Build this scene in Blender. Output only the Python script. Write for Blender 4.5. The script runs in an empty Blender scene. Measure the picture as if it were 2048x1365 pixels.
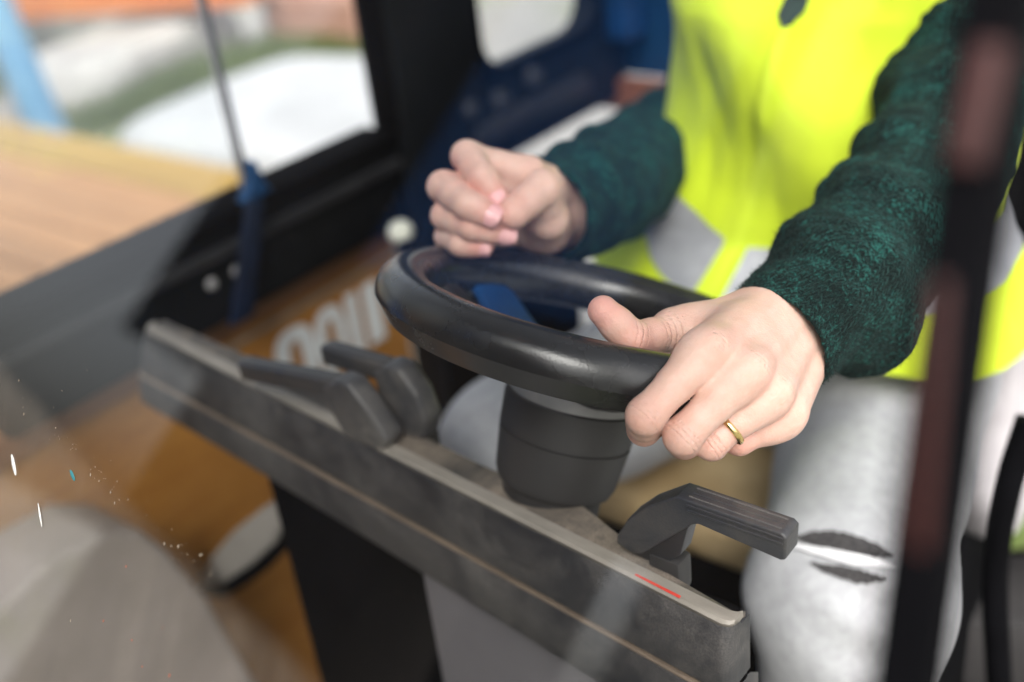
import bpy, bmesh, math, random
import numpy as np
from mathutils import Vector, Matrix, noise
from mathutils.bvhtree import BVHTree

R = math.radians
random.seed(7); rng = np.random.default_rng(7)
SC = bpy.context.scene
COL = SC.collection

# ------------------------------------------------------------------ camera
CAM = np.array([0.3357, -0.4737, 1.6182])
FPX, CX, CY = 2250.0, 1024.0, 682.5
yaw, pitch, roll = R(41), R(29), R(7)
_h = np.array([-math.sin(yaw), math.cos(yaw), 0.0])
FWD = _h * math.cos(pitch) - np.array([0, 0, 1.0]) * math.sin(pitch)
_r0 = np.array([math.cos(yaw), math.sin(yaw), 0.0]); _u0 = np.cross(_r0, FWD)
RGT = _r0 * math.cos(roll) - _u0 * math.sin(roll)
UPV = _u0 * math.cos(roll) + _r0 * math.sin(roll)
def P(x, y, d):
    """measured point: place in the photograph plus distance in metres -> world"""
    return CAM + (FWD + RGT * ((x - CX) / FPX) - UPV * ((y - CY) / FPX)) * d
cam = bpy.data.cameras.new('camera'); cam_o = bpy.data.objects.new('camera', cam); COL.objects.link(cam_o)
m = Matrix.Identity(4)
for i in range(3):
    m[i][0], m[i][1], m[i][2], m[i][3] = RGT[i], UPV[i], -FWD[i], CAM[i]
cam_o.matrix_world = m
cam.sensor_width = 36.0; cam.lens = 36.0 * FPX / 2048.0
cam.clip_start = 0.02; cam.clip_end = 500.0
cam.dof.use_dof = True; cam.dof.focus_distance = 0.548; cam.dof.aperture_fstop = 3.0; cam.dof.aperture_blades = 0
SC.camera = cam_o

# ------------------------------------------------------------------ light
SUN_EL, SUN_AZ = R(50), R(312)      # azimuth: direction the light comes from, in the x-y plane
w = bpy.data.worlds.new('World'); SC.world = w; w.use_nodes = True
nt = w.node_tree; nt.nodes.clear()
out = nt.nodes.new('ShaderNodeOutputWorld'); bg = nt.nodes.new('ShaderNodeBackground')
sky = nt.nodes.new('ShaderNodeTexSky'); sky.sky_type = 'NISHITA'; sky.sun_disc = False
sky.sun_elevation = SUN_EL; sky.sun_rotation = R(90) - SUN_AZ
sky.air_density = 1.0; sky.dust_density = 6.0; sky.ozone_density = 1.0
hsv = nt.nodes.new('ShaderNodeHueSaturation'); hsv.inputs['Saturation'].default_value = 0.35
nt.links.new(sky.outputs[0], hsv.inputs['Color']); nt.links.new(hsv.outputs[0], bg.inputs[0])
bg.inputs[1].default_value = 0.15
nt.links.new(bg.outputs[0], out.inputs[0])
sun = bpy.data.lights.new('sun', 'SUN'); sun.energy = 0.9; sun.angle = R(28); sun.color = (1.0, 0.975, 0.94)
sun_o = bpy.data.objects.new('sun', sun); COL.objects.link(sun_o)
_az = SUN_AZ
_sd = Vector((math.cos(_az) * math.cos(SUN_EL), math.sin(_az) * math.cos(SUN_EL), math.sin(SUN_EL)))
sun_o.rotation_euler = (-_sd).to_track_quat('-Z', 'Y').to_euler()
sun_o.location = (0, 0, 10)
SC.view_settings.view_transform = 'Standard'; SC.view_settings.look = 'None'
SC.view_settings.gamma = 1.0; SC.view_settings.use_curve_mapping = False
SC.view_settings.exposure = 1.25
SC.render.engine = 'CYCLES'
SC.cycles.use_denoising = True
SC.cycles.max_bounces = 5; SC.cycles.diffuse_bounces = 3; SC.cycles.glossy_bounces = 3; SC.cycles.transparent_max_bounces = 8; SC.cycles.use_adaptive_sampling = True; SC.cycles.adaptive_threshold = 0.02; SC.cycles.caustics_reflective = False
SC.cycles.caustics_refractive = False; SC.cycles.sample_clamp_indirect = 6.0

# ------------------------------------------------------------------ materials
def nd(t, k, **kw):
    n = t.nodes.new(k)
    for a, b in kw.items(): setattr(n, a, b)
    return n
def new_mat(name):
    mt = bpy.data.materials.new(name); mt.use_nodes = True
    t = mt.node_tree
    return mt, t, t.nodes['Principled BSDF']
def noise_ramp(t, vec, scale, c0, c1, lo=0.35, hi=0.65, detail=6.0, rough=0.6, dist=0.0):
    n = nd(t, 'ShaderNodeTexNoise'); n.inputs['Scale'].default_value = scale
    n.inputs['Detail'].default_value = detail; n.inputs['Roughness'].default_value = rough; n.inputs['Distortion'].default_value = dist
    if vec is not None: t.links.new(vec, n.inputs['Vector'])
    r = nd(t, 'ShaderNodeValToRGB'); r.color_ramp.elements[0].position = lo; r.color_ramp.elements[1].position = hi
    r.color_ramp.elements[0].color = (*c0, 1); r.color_ramp.elements[1].color = (*c1, 1)
    t.links.new(n.outputs['Fac'], r.inputs[0])
    return n, r
def mix(t, fac, a, b, mode='MIX'):
    m_ = nd(t, 'ShaderNodeMix', data_type='RGBA', blend_type=mode)
    for sock, v in ((m_.inputs[0], fac), (m_.inputs[6], a), (m_.inputs[7], b)):
        if hasattr(v, 'links'): t.links.new(v, sock)
        elif isinstance(v, (int, float)): sock.default_value = v
        else: sock.default_value = (*v, 1)
    return m_.outputs[2]
def math_n(t, op, a, b=None, c=None):
    n = nd(t, 'ShaderNodeMath', operation=op)
    for i, v in enumerate((a, b, c)):
        if v is None: continue
        if hasattr(v, 'links'): t.links.new(v, n.inputs[i])
        else: n.inputs[i].default_value = v
    return n.outputs[0]
def objco(t, scale=(1, 1, 1), rot=(0, 0, 0)):
    c = nd(t, 'ShaderNodeTexCoord'); mp = nd(t, 'ShaderNodeMapping')
    mp.inputs['Scale'].default_value = scale; mp.inputs['Rotation'].default_value = rot
    t.links.new(c.outputs['Object'], mp.inputs[0]); return mp.outputs[0]
def bump(t, b, height, strength=0.3, dist=0.001):
    n = nd(t, 'ShaderNodeBump'); n.inputs['Strength'].default_value = strength; n.inputs['Distance'].default_value = dist
    t.links.new(height, n.inputs['Height']); t.links.new(n.outputs[0], b.inputs['Normal']); return n

def simple(name, c0, c1=None, scale=20.0, rough=0.6, bump_s=0.15, bump_scale=None, metal=0.0, spec=0.5, bd=0.001, lo=0.35, hi=0.65, stretch=(1, 1, 1), rot=(0, 0, 0), rvar=0.0):
    mt, t, b = new_mat(name)
    v = objco(t, stretch, rot)
    n, r = noise_ramp(t, v, scale, c0, c1 or c0, lo, hi)
    t.links.new(r.outputs[0], b.inputs['Base Color'])
    b.inputs['Roughness'].default_value = rough; b.inputs['Metallic'].default_value = metal
    b.inputs['Specular IOR Level'].default_value = spec
    if rvar:
        rr = math_n(t, 'MULTIPLY_ADD', n.outputs['Fac'], rvar, rough - rvar * 0.5); t.links.new(rr, b.inputs['Roughness'])
    if bump_s:
        n2 = nd(t, 'ShaderNodeTexNoise'); n2.inputs['Scale'].default_value = bump_scale or scale * 6; n2.inputs['Detail'].default_value = 4
        t.links.new(v, n2.inputs['Vector']); bump(t, b, n2.outputs['Fac'], bump_s, bd)
    return mt

def skin_mat():
    mt, t, b = new_mat('skin')
    a = nd(t, 'ShaderNodeAttribute', attribute_name='blush')
    v = objco(t)
    n, r = noise_ramp(t, v, 90, (0.60, 0.378, 0.30), (0.675, 0.46, 0.38), 0.3, 0.7)
    n3, r3 = noise_ramp(t, v, 28, (0, 0, 0), (1, 1, 1), 0.35, 0.75)
    n7, r7 = noise_ramp(t, v, 60, (0, 0, 0), (1, 1, 1), 0.42, 0.70, 5, 0.65)
    f = math_n(t, 'MULTIPLY', a.outputs['Fac'], math_n(t, 'MULTIPLY_ADD', r3.outputs[0], 0.45, 0.85))
    c = mix(t, math_n(t, 'MULTIPLY', r7.outputs[0], 0.28), r.outputs[0], (0.70, 0.385, 0.31))
    c = mix(t, f, c, (0.64, 0.25, 0.20))
    t.links.new(c, b.inputs['Base Color'])
    b.inputs['Roughness'].default_value = 0.48; b.inputs['Specular IOR Level'].default_value = 0.4
    b.inputs['Subsurface Weight'].default_value = 0.22; b.inputs['Subsurface Radius'].default_value = (1.0, 0.35, 0.2)
    b.inputs['Subsurface Scale'].default_value = 0.0025
    vo = nd(t, 'ShaderNodeTexVoronoi'); vo.inputs['Scale'].default_value = 900; t.links.new(v, vo.inputs['Vector'])
    n4 = nd(t, 'ShaderNodeTexNoise'); n4.inputs['Scale'].default_value = 260; n4.inputs['Detail'].default_value = 5; t.links.new(v, n4.inputs['Vector'])
    cr = nd(t, 'ShaderNodeAttribute', attribute_name='crease')
    h = math_n(t, 'ADD', math_n(t, 'MULTIPLY', vo.outputs['Distance'], 0.35), n4.outputs['Fac'])
    h = math_n(t, 'SUBTRACT', h, math_n(t, 'MULTIPLY', cr.outputs['Fac'], 3.2))
    bump(t, b, h, 0.45, 0.0009)
    return mt
def knit_mat():
    mt, t, b = new_mat('green_knit')
    uv = nd(t, 'ShaderNodeUVMap'); sp = nd(t, 'ShaderNodeSeparateXYZ'); t.links.new(uv.outputs[0], sp.inputs[0])
    # u in stitches round the limb, v in rows along it
    nz = nd(t, 'ShaderNodeTexNoise'); nz.inputs['Scale'].default_value = 0.35; nz.inputs['Detail'].default_value = 3
    t.links.new(uv.outputs[0], nz.inputs['Vector'])
    uu = math_n(t, 'ADD', sp.outputs[0], math_n(t, 'MULTIPLY', nz.outputs['Fac'], 1.8))
    vv = math_n(t, 'ADD', sp.outputs[1], math_n(t, 'MULTIPLY', nz.outputs['Fac'], 1.3))
    fu = math_n(t, 'FRACT', uu); cu = math_n(t, 'ABSOLUTE', math_n(t, 'MULTIPLY_ADD', fu, 2.0, -1.0))
    v2 = math_n(t, 'ADD', vv, math_n(t, 'MULTIPLY', cu, 0.75))
    fv = math_n(t, 'FRACT', v2)
    cv = math_n(t, 'SUBTRACT', 1.0, math_n(t, 'ABSOLUTE', math_n(t, 'MULTIPLY_ADD', fv, 2.0, -1.0)))
    hgt = math_n(t, 'MULTIPLY', math_n(t, 'SQRT', cv), math_n(t, 'SUBTRACT', 1.0, math_n(t, 'POWER', cu, 6.0)))
    v = objco(t)
    n1 = nd(t, 'ShaderNodeTexNoise'); n1.inputs['Scale'].default_value = 330; n1.inputs['Detail'].default_value = 3; n1.inputs['Distortion'].default_value = 1.5
    t.links.new(v, n1.inputs['Vector'])
    n2 = nd(t, 'ShaderNodeTexNoise'); n2.inputs['Scale'].default_value = 45; n2.inputs['Detail'].default_value = 3; t.links.new(v, n2.inputs['Vector'])
    s = math_n(t, 'ADD', math_n(t, 'MULTIPLY', n1.outputs['Fac'], 1.0), math_n(t, 'MULTIPLY', n2.outputs['Fac'], 0.55))
    s = math_n(t, 'ADD', s, math_n(t, 'MULTIPLY', hgt, 0.10))
    r = nd(t, 'ShaderNodeValToRGB'); e = r.color_ramp.elements
    e[0].position = 0.74; e[0].color = (0.0020, 0.0050, 0.0048, 1); e[1].position = 1.0; e[1].color = (0.014, 0.082, 0.070, 1)
    k = e.new(0.88); k.color = (0.0028, 0.0105, 0.0095, 1)
    t.links.new(s, r.inputs[0]); t.links.new(r.outputs[0], b.inputs['Base Color'])
    b.inputs['Roughness'].default_value = 0.95; b.inputs['Specular IOR Level'].default_value = 0.15
    b.inputs['Sheen Weight'].default_value = 0.08; b.inputs['Sheen Tint'].default_value = (0.2, 0.6, 0.55, 1)
    hh = math_n(t, 'ADD', hgt, math_n(t, 'MULTIPLY', n1.outputs['Fac'], 0.9))
    bump(t, b, hh, 0.9, 0.0016)
    return mt
def cloth_mat(name, c0, c1, weave=1400.0, rough=0.9, sheen=0.2, scale=18, bs=0.3):
    mt, t, b = new_mat(name)
    v = objco(t); n, r = noise_ramp(t, v, scale, c0, c1, 0.3, 0.7)
    t.links.new(r.outputs[0], b.inputs['Base Color']); b.inputs['Roughness'].default_value = rough
    b.inputs['Sheen Weight'].default_value = sheen; b.inputs['Specular IOR Level'].default_value = 0.2
    n2 = nd(t, 'ShaderNodeTexNoise'); n2.inputs['Scale'].default_value = weave; n2.inputs['Detail'].default_value = 2
    t.links.new(v, n2.inputs['Vector']); bump(t, b, n2.outputs['Fac'], bs, 0.0006)
    return mt
def dusty_plastic(name, base, dust, amt=0.5, scale=30, rough=0.5):
    """black moulded plastic under a film of dry dust with wiped and droplet marks"""
    mt, t, b = new_mat(name)
    v = objco(t)
    n1, r1 = noise_ramp(t, v, scale, (0, 0, 0), (1, 1, 1), 0.38, 0.65, 8, 0.68, 0.5)
    vo = nd(t, 'ShaderNodeTexVoronoi'); vo.inputs['Scale'].default_value = 60; vo.inputs['Randomness'].default_value = 1.0
    nzv = nd(t, 'ShaderNodeTexNoise'); nzv.inputs['Scale'].default_value = 60; t.links.new(v, nzv.inputs['Vector'])
    vm = nd(t, 'ShaderNodeMix', data_type='VECTOR'); vm.inputs[0].default_value = 0.03
    t.links.new(v, vm.inputs[4]); t.links.new(nzv.outputs['Color'], vm.inputs[5]); t.links.new(vm.outputs[1], vo.inputs['Vector'])
    n6 = nd(t, 'ShaderNodeTexNoise'); n6.inputs['Scale'].default_value = 14; t.links.new(v, n6.inputs['Vector'])
    drop = nd(t, 'ShaderNodeValToRGB'); drop.color_ramp.elements[0].position = 0.12; drop.color_ramp.elements[1].position = 0.50
    t.links.new(math_n(t, 'ADD', vo.outputs['Distance'], math_n(t, 'MULTIPLY_ADD', n6.outputs['Fac'], -0.7, 0.42)), drop.inputs[0])
    drop.color_ramp.elements[0].color = (0.35, 0.35, 0.35, 1)
    n5 = nd(t, 'ShaderNodeTexNoise'); n5.inputs['Scale'].default_value = 900; n5.inputs['Detail'].default_value = 2; t.links.new(v, n5.inputs['Vector'])
    f = math_n(t, 'MULTIPLY', r1.outputs[0], drop.outputs[0])
    f = math_n(t, 'MULTIPLY', f, math_n(t, 'MULTIPLY_ADD', n5.outputs['Fac'], 1.9, -0.05))
    f = math_n(t, 'MULTIPLY', f, amt)
    c = mix(t, f, base, dust); t.links.new(c, b.inputs['Base Color'])
    t.links.new(math_n(t, 'MULTIPLY_ADD', f, 0.4, rough), b.inputs['Roughness'])
    vg = nd(t, 'ShaderNodeTexVoronoi'); vg.inputs['Scale'].default_value = 700; t.links.new(v, vg.inputs['Vector'])
    bump(t, b, vg.outputs['Distance'], 0.22, 0.0004)
    return mt
def wheel_mat():
    mt, t, b = new_mat('black_leathered_rim')
    v = objco(t)
    n, r = noise_ramp(t, v, 22, (0.010, 0.010, 0.011), (0.020, 0.020, 0.021), 0.35, 0.7)
    t.links.new(r.outputs[0], b.inputs['Base Color'])
    t.links.new(math_n(t, 'MULTIPLY_ADD', n.outputs['Fac'], 0.20, 0.16), b.inputs['Roughness'])
    vo = nd(t, 'ShaderNodeTexVoronoi'); vo.inputs['Scale'].default_value = 750; t.links.new(v, vo.inputs['Vector'])
    n2 = nd(t, 'ShaderNodeTexNoise'); n2.inputs['Scale'].default_value = 700; n2.inputs['Detail'].default_value = 3; t.links.new(v, n2.inputs['Vector'])
    bump(t, b, math_n(t, 'ADD', vo.outputs['Distance'], n2.outputs['Fac']), 0.13, 0.0003)
    return mt
def wood_mat(name, c0, c1, stretch, scale=14.0, rough=0.7, bs=0.3):
    mt, t, b = new_mat(name)
    v = objco(t, stretch)
    n, r = noise_ramp(t, v, scale, c0, c1, 0.3, 0.72, 8, 0.65, 0.8)
    oi = nd(t, 'ShaderNodeObjectInfo')
    c = mix(t, math_n(t, 'MULTIPLY', oi.outputs['Random'], 0.75), r.outputs[0], tuple(x * 0.55 for x in c0))
    t.links.new(c, b.inputs['Base Color']); b.inputs['Roughness'].default_value = rough
    bump(t, b, n.outputs['Fac'], bs, 0.002)
    return mt
def glass_mat(name, dirt=0.03, film=None):
    mt = bpy.data.materials.new(name); mt.use_nodes = True; t = mt.node_tree; t.nodes.clear()
    o = nd(t, 'ShaderNodeOutputMaterial'); tr = nd(t, 'ShaderNodeBsdfTransparent'); tr.inputs[0].default_value = (0.97, 0.985, 0.98, 1)
    gl = nd(t, 'ShaderNodeBsdfGlossy'); gl.inputs['Roughness'].default_value = 0.0
    fr = nd(t, 'ShaderNodeFresnel'); fr.inputs[0].default_value = 1.55
    m1 = nd(t, 'ShaderNodeMixShader'); t.links.new(math_n(t, 'MULTIPLY', fr.outputs[0], 1.8), m1.inputs[0]); t.links.new(tr.outputs[0], m1.inputs[1]); t.links.new(gl.outputs[0], m1.inputs[2])
    df = nd(t, 'ShaderNodeBsdfDiffuse'); df.inputs[0].default_value = (0.55, 0.47, 0.38, 1)
    v = objco(t)
    n1, r1 = noise_ramp(t, v, 5.0, (0.2, 0.2, 0.2), (1, 1, 1), 0.35, 0.7)
    n2, r2 = noise_ramp(t, v, 420, (0, 0, 0), (1, 1, 1), 0.66, 0.80, 3)
    f = math_n(t, 'ADD', math_n(t, 'MULTIPLY', r1.outputs[0], dirt), math_n(t, 'MULTIPLY', math_n(t, 'MULTIPLY', r2.outputs[0], r1.outputs[0]), dirt * 20))
    if film:
        (ax, az, ac), amount = film
        sp_ = nd(t, 'ShaderNodeSeparateXYZ'); t.links.new(v, sp_.inputs[0])
        ln = math_n(t, 'ADD', math_n(t, 'ADD', math_n(t, 'MULTIPLY', sp_.outputs[0], ax), math_n(t, 'MULTIPLY', sp_.outputs[2], az)), ac)
        st2 = objco(t, (60, 4, 4)); ns, rs = noise_ramp(t, st2, 1.0, (0.55, 0.55, 0.55), (1, 1, 1), 0.3, 0.7, 5)
        nw = nd(t, 'ShaderNodeTexNoise'); nw.inputs['Scale'].default_value = 9; t.links.new(v, nw.inputs['Vector'])
        ln = math_n(t, 'ADD', ln, math_n(t, 'MULTIPLY_ADD', nw.outputs['Fac'], 0.02, -0.01))
        mr = nd(t, 'ShaderNodeMapRange'); mr.interpolation_type = 'SMOOTHSTEP'
        mr.inputs['From Min'].default_value = -0.004; mr.inputs['From Max'].default_value = 0.012; t.links.new(ln, mr.inputs['Value'])
        f = math_n(t, 'ADD', f, math_n(t, 'MULTIPLY', math_n(t, 'MULTIPLY', mr.outputs[0], rs.outputs[0]), amount))
    m2 = nd(t, 'ShaderNodeMixShader'); t.links.new(f, m2.inputs[0]); t.links.new(m1.outputs[0], m2.inputs[1]); t.links.new(df.outputs[0], m2.inputs[2])
    t.links.new(m2.outputs[0], o.inputs[0])
    return mt

M = {}
M['skin'] = skin_mat()
M['nail'] = simple('nail', (0.72, 0.36, 0.36), (0.78, 0.45, 0.43), 300, 0.25, 0)
M['knit'] = knit_mat()
M['fuzz'] = simple('wool_fibre', (0.003, 0.010, 0.009), (0.016, 0.065, 0.06), 300, 0.95, 0, lo=0.4, hi=0.75)
M['vest'] = cloth_mat('hi_vis_yellow', (0.53, 0.67, 0.022), (0.60, 0.74, 0.040), 2200, 0.8, 0.1, 9, 0.2)
M['vest_edge'] = cloth_mat('hi_vis_binding', (0.57, 0.72, 0.03), (0.63, 0.78, 0.05), 2200, 0.7, 0.1)
M['reflect'] = simple('grey_reflective_tape', (0.30, 0.31, 0.34), (0.38, 0.39, 0.42), 40, 0.45, 0.1, 900, 0.2)
M['zip'] = simple('dark_green_zip_gap', (0.01, 0.022, 0.02), (0.02, 0.04, 0.036), 60, 0.8, 0.1)
M['denim'] = cloth_mat('pale_grey_denim', (0.335, 0.34, 0.355), (0.45, 0.455, 0.47), 900, 0.95, 0.1, 110, 0.8)
M['rip'] = simple('rip_shadow', (0.012, 0.012, 0.014), (0.075, 0.07, 0.07), 420, 0.95, 0.2)
M['thread'] = cloth_mat('white_thread', (0.62, 0.62, 0.64), (0.75, 0.75, 0.76), 1500)
M['gold'] = simple('gold', (0.78, 0.56, 0.22), (0.85, 0.66, 0.32), 200, 0.16, 0.03, 700, 1.0)
M['hair'] = simple('brown_hair', (0.03, 0.016, 0.01), (0.07, 0.04, 0.022), 60, 0.5, 0.3, 300, stretch=(1, 1, 0.1))
M['rim'] = wheel_mat()
M['plastic'] = simple('black_plastic', (0.016, 0.016, 0.018), (0.028, 0.028, 0.031), 14, 0.42, 0.2, 900, bd=0.0004, rvar=0.2)
M['cup'] = simple('grey_black_plastic', (0.020, 0.019, 0.0195), (0.030, 0.028, 0.028), 12, 0.6, 0.2, 900, bd=0.0004)
M['hubtop'] = simple('dusty_grey_cover', (0.20, 0.20, 0.205), (0.30, 0.29, 0.28), 25, 0.55, 0.1)
M['dash'] = dusty_plastic('dusty_dash', (0.018, 0.0187, 0.0220), (0.128, 0.117, 0.109), 0.66, 15)
M['dashtop'] = dusty_plastic('very_dusty_dash', (0.04, 0.037, 0.035), (0.27, 0.22, 0.175), 1.1, 14, 0.6)
M['ledge'] = simple('worn_pale_ledge', (0.19, 0.17, 0.145), (0.33, 0.30, 0.26), 35, 0.6, 0.2, stretch=(0.25, 1, 1))
M['lip'] = simple('dusty_seam_lip', (0.10, 0.075, 0.055), (0.20, 0.15, 0.11), 60, 0.7, 0.1, stretch=(0.3, 1, 1))
M['lever'] = dusty_plastic('dusty_lever', (0.026, 0.028, 0.034), (0.13, 0.11, 0.09), 0.35, 14, 0.34)
M['lever_d'] = dusty_plastic('dustier_lever', (0.035, 0.036, 0.041), (0.17, 0.153, 0.137), 0.75, 10, 0.40)
M['black'] = simple('black_paint', (0.004, 0.005, 0.006), (0.008, 0.009, 0.011), 10, 0.5, 0.1, rvar=0.2, spec=0.15)
M['blackmat'] = simple('black_rubber_and_shade', (0.0014, 0.0014, 0.0019), (0.0028, 0.0028, 0.0036), 14, 0.85, 0.2, spec=0.05)
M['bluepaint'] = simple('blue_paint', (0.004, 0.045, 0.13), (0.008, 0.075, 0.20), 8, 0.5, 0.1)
M['bluedark'] = simple('blue_plastic_and_sheen', (0.004, 0.030, 0.10), (0.008, 0.060, 0.20), 14, 0.4, 0.1)
M['navy'] = simple('navy_reflection', (0.0015, 0.006, 0.020), (0.003, 0.012, 0.04), 14, 0.5, 0.1)
M['reflectorblue'] = simple('reflector_paint', (0.015, 0.15, 0.55), (0.025, 0.20, 0.62), 3, 0.5, 0.1)
M['bluelight'] = simple('light_blue_paint', (0.10, 0.30, 0.52), (0.18, 0.38, 0.58), 8, 0.5, 0.1)
M['redreflection'] = simple('painted_red_reflection', (0.028, 0.0045, 0.003), (0.045, 0.008, 0.005), 12, 0.5, 0.15)
M['rust'] = simple('rusty_brown', (0.20, 0.065, 0.026), (0.32, 0.125, 0.06), 20, 0.7, 0.2)
M['greymetal'] = simple('grey_metal', (0.30, 0.29, 0.30), (0.42, 0.41, 0.41), 14, 0.5, 0.1)
M['veilgrey'] = simple('grey_veil', (0.085, 0.080, 0.086), (0.115, 0.108, 0.116), 8, 0.6, 0.1)
M['board'] = wood_mat('stained_board', (0.42, 0.165, 0.024), (0.62, 0.29, 0.06), (1, 2.0, 12), 5)
M['boardframe'] = wood_mat('board_frame', (0.26, 0.11, 0.045), (0.42, 0.21, 0.10), (1, 1.0, 10), 6)
M['whitepaint'] = simple('white_stencil', (0.70, 0.72, 0.72), (0.84, 0.86, 0.86), 60, 0.7, 0.1, lo=0.25, hi=0.5)
M['cream'] = simple('cream_knob', (0.55, 0.55, 0.46), (0.65, 0.65, 0.55), 30, 0.3, 0)
M['palereflection'] = simple('pale_grey_reflection', (0.25, 0.22, 0.205), (0.34, 0.30, 0.285), 10, 0.55, 0.1)
M['palebeige'] = simple('pale_beige_panel', (0.24, 0.22, 0.20), (0.32, 0.30, 0.275), 10, 0.5, 0.05)
M['foam'] = simple('tan_seat_foam', (0.36, 0.25, 0.12), (0.55, 0.42, 0.24), 12, 0.9, 0.3)
M['plank'] = wood_mat('tan_plank', (0.32, 0.155, 0.055), (0.47, 0.26, 0.115), (0.6, 8, 8), 4)
M['plank_y'] = wood_mat('golden_plank', (0.36, 0.22, 0.05), (0.46, 0.30, 0.08), (0.6, 8, 8), 4)
M['stone'] = simple('pale_stone', (0.32, 0.31, 0.29), (0.50, 0.49, 0.47), 3, 0.85, 0.3, 20, bd=0.01)
M['sack'] = cloth_mat('grey_green_sack', (0.30, 0.32, 0.27), (0.42, 0.44, 0.38), 200, 0.9, 0.1, 5)
M['bag'] = cloth_mat('white_woven_bag', (0.36, 0.37, 0.375), (0.46, 0.47, 0.475), 200, 0.8, 0.1, 3)
M['orange'] = simple('orange_paint', (0.50, 0.13, 0.02), (0.58, 0.19, 0.04), 4, 0.5, 0.1)
M['brick'] = simple('terracotta', (0.34, 0.18, 0.12), (0.44, 0.27, 0.20), 8, 0.85, 0.2)
M['grass'] = simple('grass_blade', (0.05, 0.085, 0.015), (0.13, 0.17, 0.045), 30, 0.8, 0)
def _film_line(p, q):
    def og(x, y):
        d = FWD + RGT * ((x - CX) / FPX) - UPV * ((y - CY) / FPX)
        t_ = (-0.283 + 0.55 * (CAM[2] - 1.30) - CAM[1]) / (d[1] - 0.55 * d[2]); return CAM + d * t_
    a, b = og(*p) - np.array([-0.1, 0.35, 0]), og(*q) - np.array([-0.1, 0.35, 0])
    nx, nz = (b[2] - a[2]), -(b[0] - a[0]); L = math.hypot(nx, nz); nx /= L; nz /= L
    if nx > 0: nx, nz = -nx, -nz                      # positive towards the driver's right, outside the wiped sector
    return (nx, nz, -(nx * a[0] + nz * a[2]))
M['glass'] = glass_mat('windscreen_glass', 0.0025, (_film_line((40, 760), (420, 1150)), 0.075))
M['glass2'] = glass_mat('side_glass', 0.004)
M['specw'] = simple('white_paint_fleck', (0.5, 0.5, 0.47), None, 50, 0.6, 0)
M['specw2'] = simple('white_door_paint', (0.70, 0.70, 0.69), (0.76, 0.76, 0.75), 4, 0.6, 0.05)
M['dustspeck'] = simple('dust_speck', (0.22, 0.18, 0.13), None, 50, 0.9, 0)
M['spect'] = simple('teal_paint_fleck', (0.02, 0.13, 0.14), None, 50, 0.6, 0)
M['specr'] = simple('rust_fleck', (0.40, 0.08, 0.03), None, 50, 0.6, 0)
M['concretewall'] = simple('pale_wall', (0.50, 0.49, 0.47), (0.60, 0.59, 0.57), 2, 0.9, 0.2)
M['yellowpaint'] = simple('yellow_paint', (0.62, 0.40, 0.05), (0.70, 0.48, 0.08), 8, 0.5, 0.1)
M['red'] = simple('red_mark', (0.55, 0.04, 0.03), (0.6, 0.07, 0.05), 100, 0.5, 0)
M['leather'] = simple('grey_seat_cover', (0.30, 0.28, 0.29), (0.42, 0.40, 0.41), 10, 0.6, 0.2)

M['blockerwood'] = wood_mat('blocker_cladding', (0.030, 0.022, 0.016), (0.07, 0.05, 0.036), (8, 8, 0.5), 4)
def ground_mat():
    mt, t, b = new_mat('yard_ground')
    v = objco(t)
    n1, r1 = noise_ramp(t, v, 1.2, (0.22, 0.215, 0.20), (0.36, 0.35, 0.335), 0.3, 0.7, 8, 0.65)
    n2, r2 = noise_ramp(t, v, 0.9, (0, 0, 0), (1, 1, 1), 0.50, 0.60, 6, 0.6, 0.4)
    n3, r3 = noise_ramp(t, v, 9, (0.10, 0.15, 0.03), (0.22, 0.25, 0.09), 0.3, 0.7)
    c = mix(t, math_n(t, 'MULTIPLY', r2.outputs[0], 0.8), r1.outputs[0], r3.outputs[0])
    t.links.new(c, b.inputs['Base Color']); b.inputs['Roughness'].default_value = 0.95
    n4 = nd(t, 'ShaderNodeTexNoise'); n4.inputs['Scale'].default_value = 60; t.links.new(v, n4.inputs['Vector'])
    bump(t, b, n4.outputs['Fac'], 0.5, 0.02)
    return mt
M['ground'] = ground_mat()

# ------------------------------------------------------------------ mesh helpers
def root_loc(o):
    p = np.zeros(3)
    while o is not None:
        p = p + np.array(o.location); o = o.parent
    return p
def obj(name, verts, faces, mat, parent=None, smooth=True, uvs=None, angle=None, label=None):
    verts = np.asarray(verts, float).reshape(-1, 3)
    if parent is not None: verts = verts - root_loc(parent)
    me = bpy.data.meshes.new(name); me.from_pydata(verts.tolist(), [], [list(map(int, f)) for f in faces]); me.validate()
    if uvs is not None:
        ul = me.uv_layers.new(name='UVMap')
        li = np.empty(len(me.loops), int); me.loops.foreach_get('vertex_index', li)
        ul.data.foreach_set('uv', np.asarray(uvs, float)[li].ravel())
    me.materials.append(mat)
    o = bpy.data.objects.new(name, me); COL.objects.link(o)
    if parent is not None: o.parent = parent
    if smooth:
        me.polygons.foreach_set('use_smooth', [True] * len(me.polygons))
        if angle is not None:
            bm = bmesh.new(); bm.from_mesh(me)
            for e in bm.edges:
                if len(e.link_faces) == 2 and e.calc_face_angle(0) > R(angle): e.smooth = False
            bm.to_mesh(me); bm.free()
    if label: o['label'] = label
    return o
def thing(name, loc, label, cat, group=None):
    o = bpy.data.objects.new(name, None); COL.objects.link(o); o.location = loc
    o.empty_display_size = 0.1
    o['label'] = label; o['category'] = cat
    if group: o['group'] = group
    return o
def tag(o, label, cat, group=None):
    o['label'] = label; o['category'] = cat
    if group: o['group'] = group
    return o
def struct(o): o['kind'] = 'structure'; return o
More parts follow.
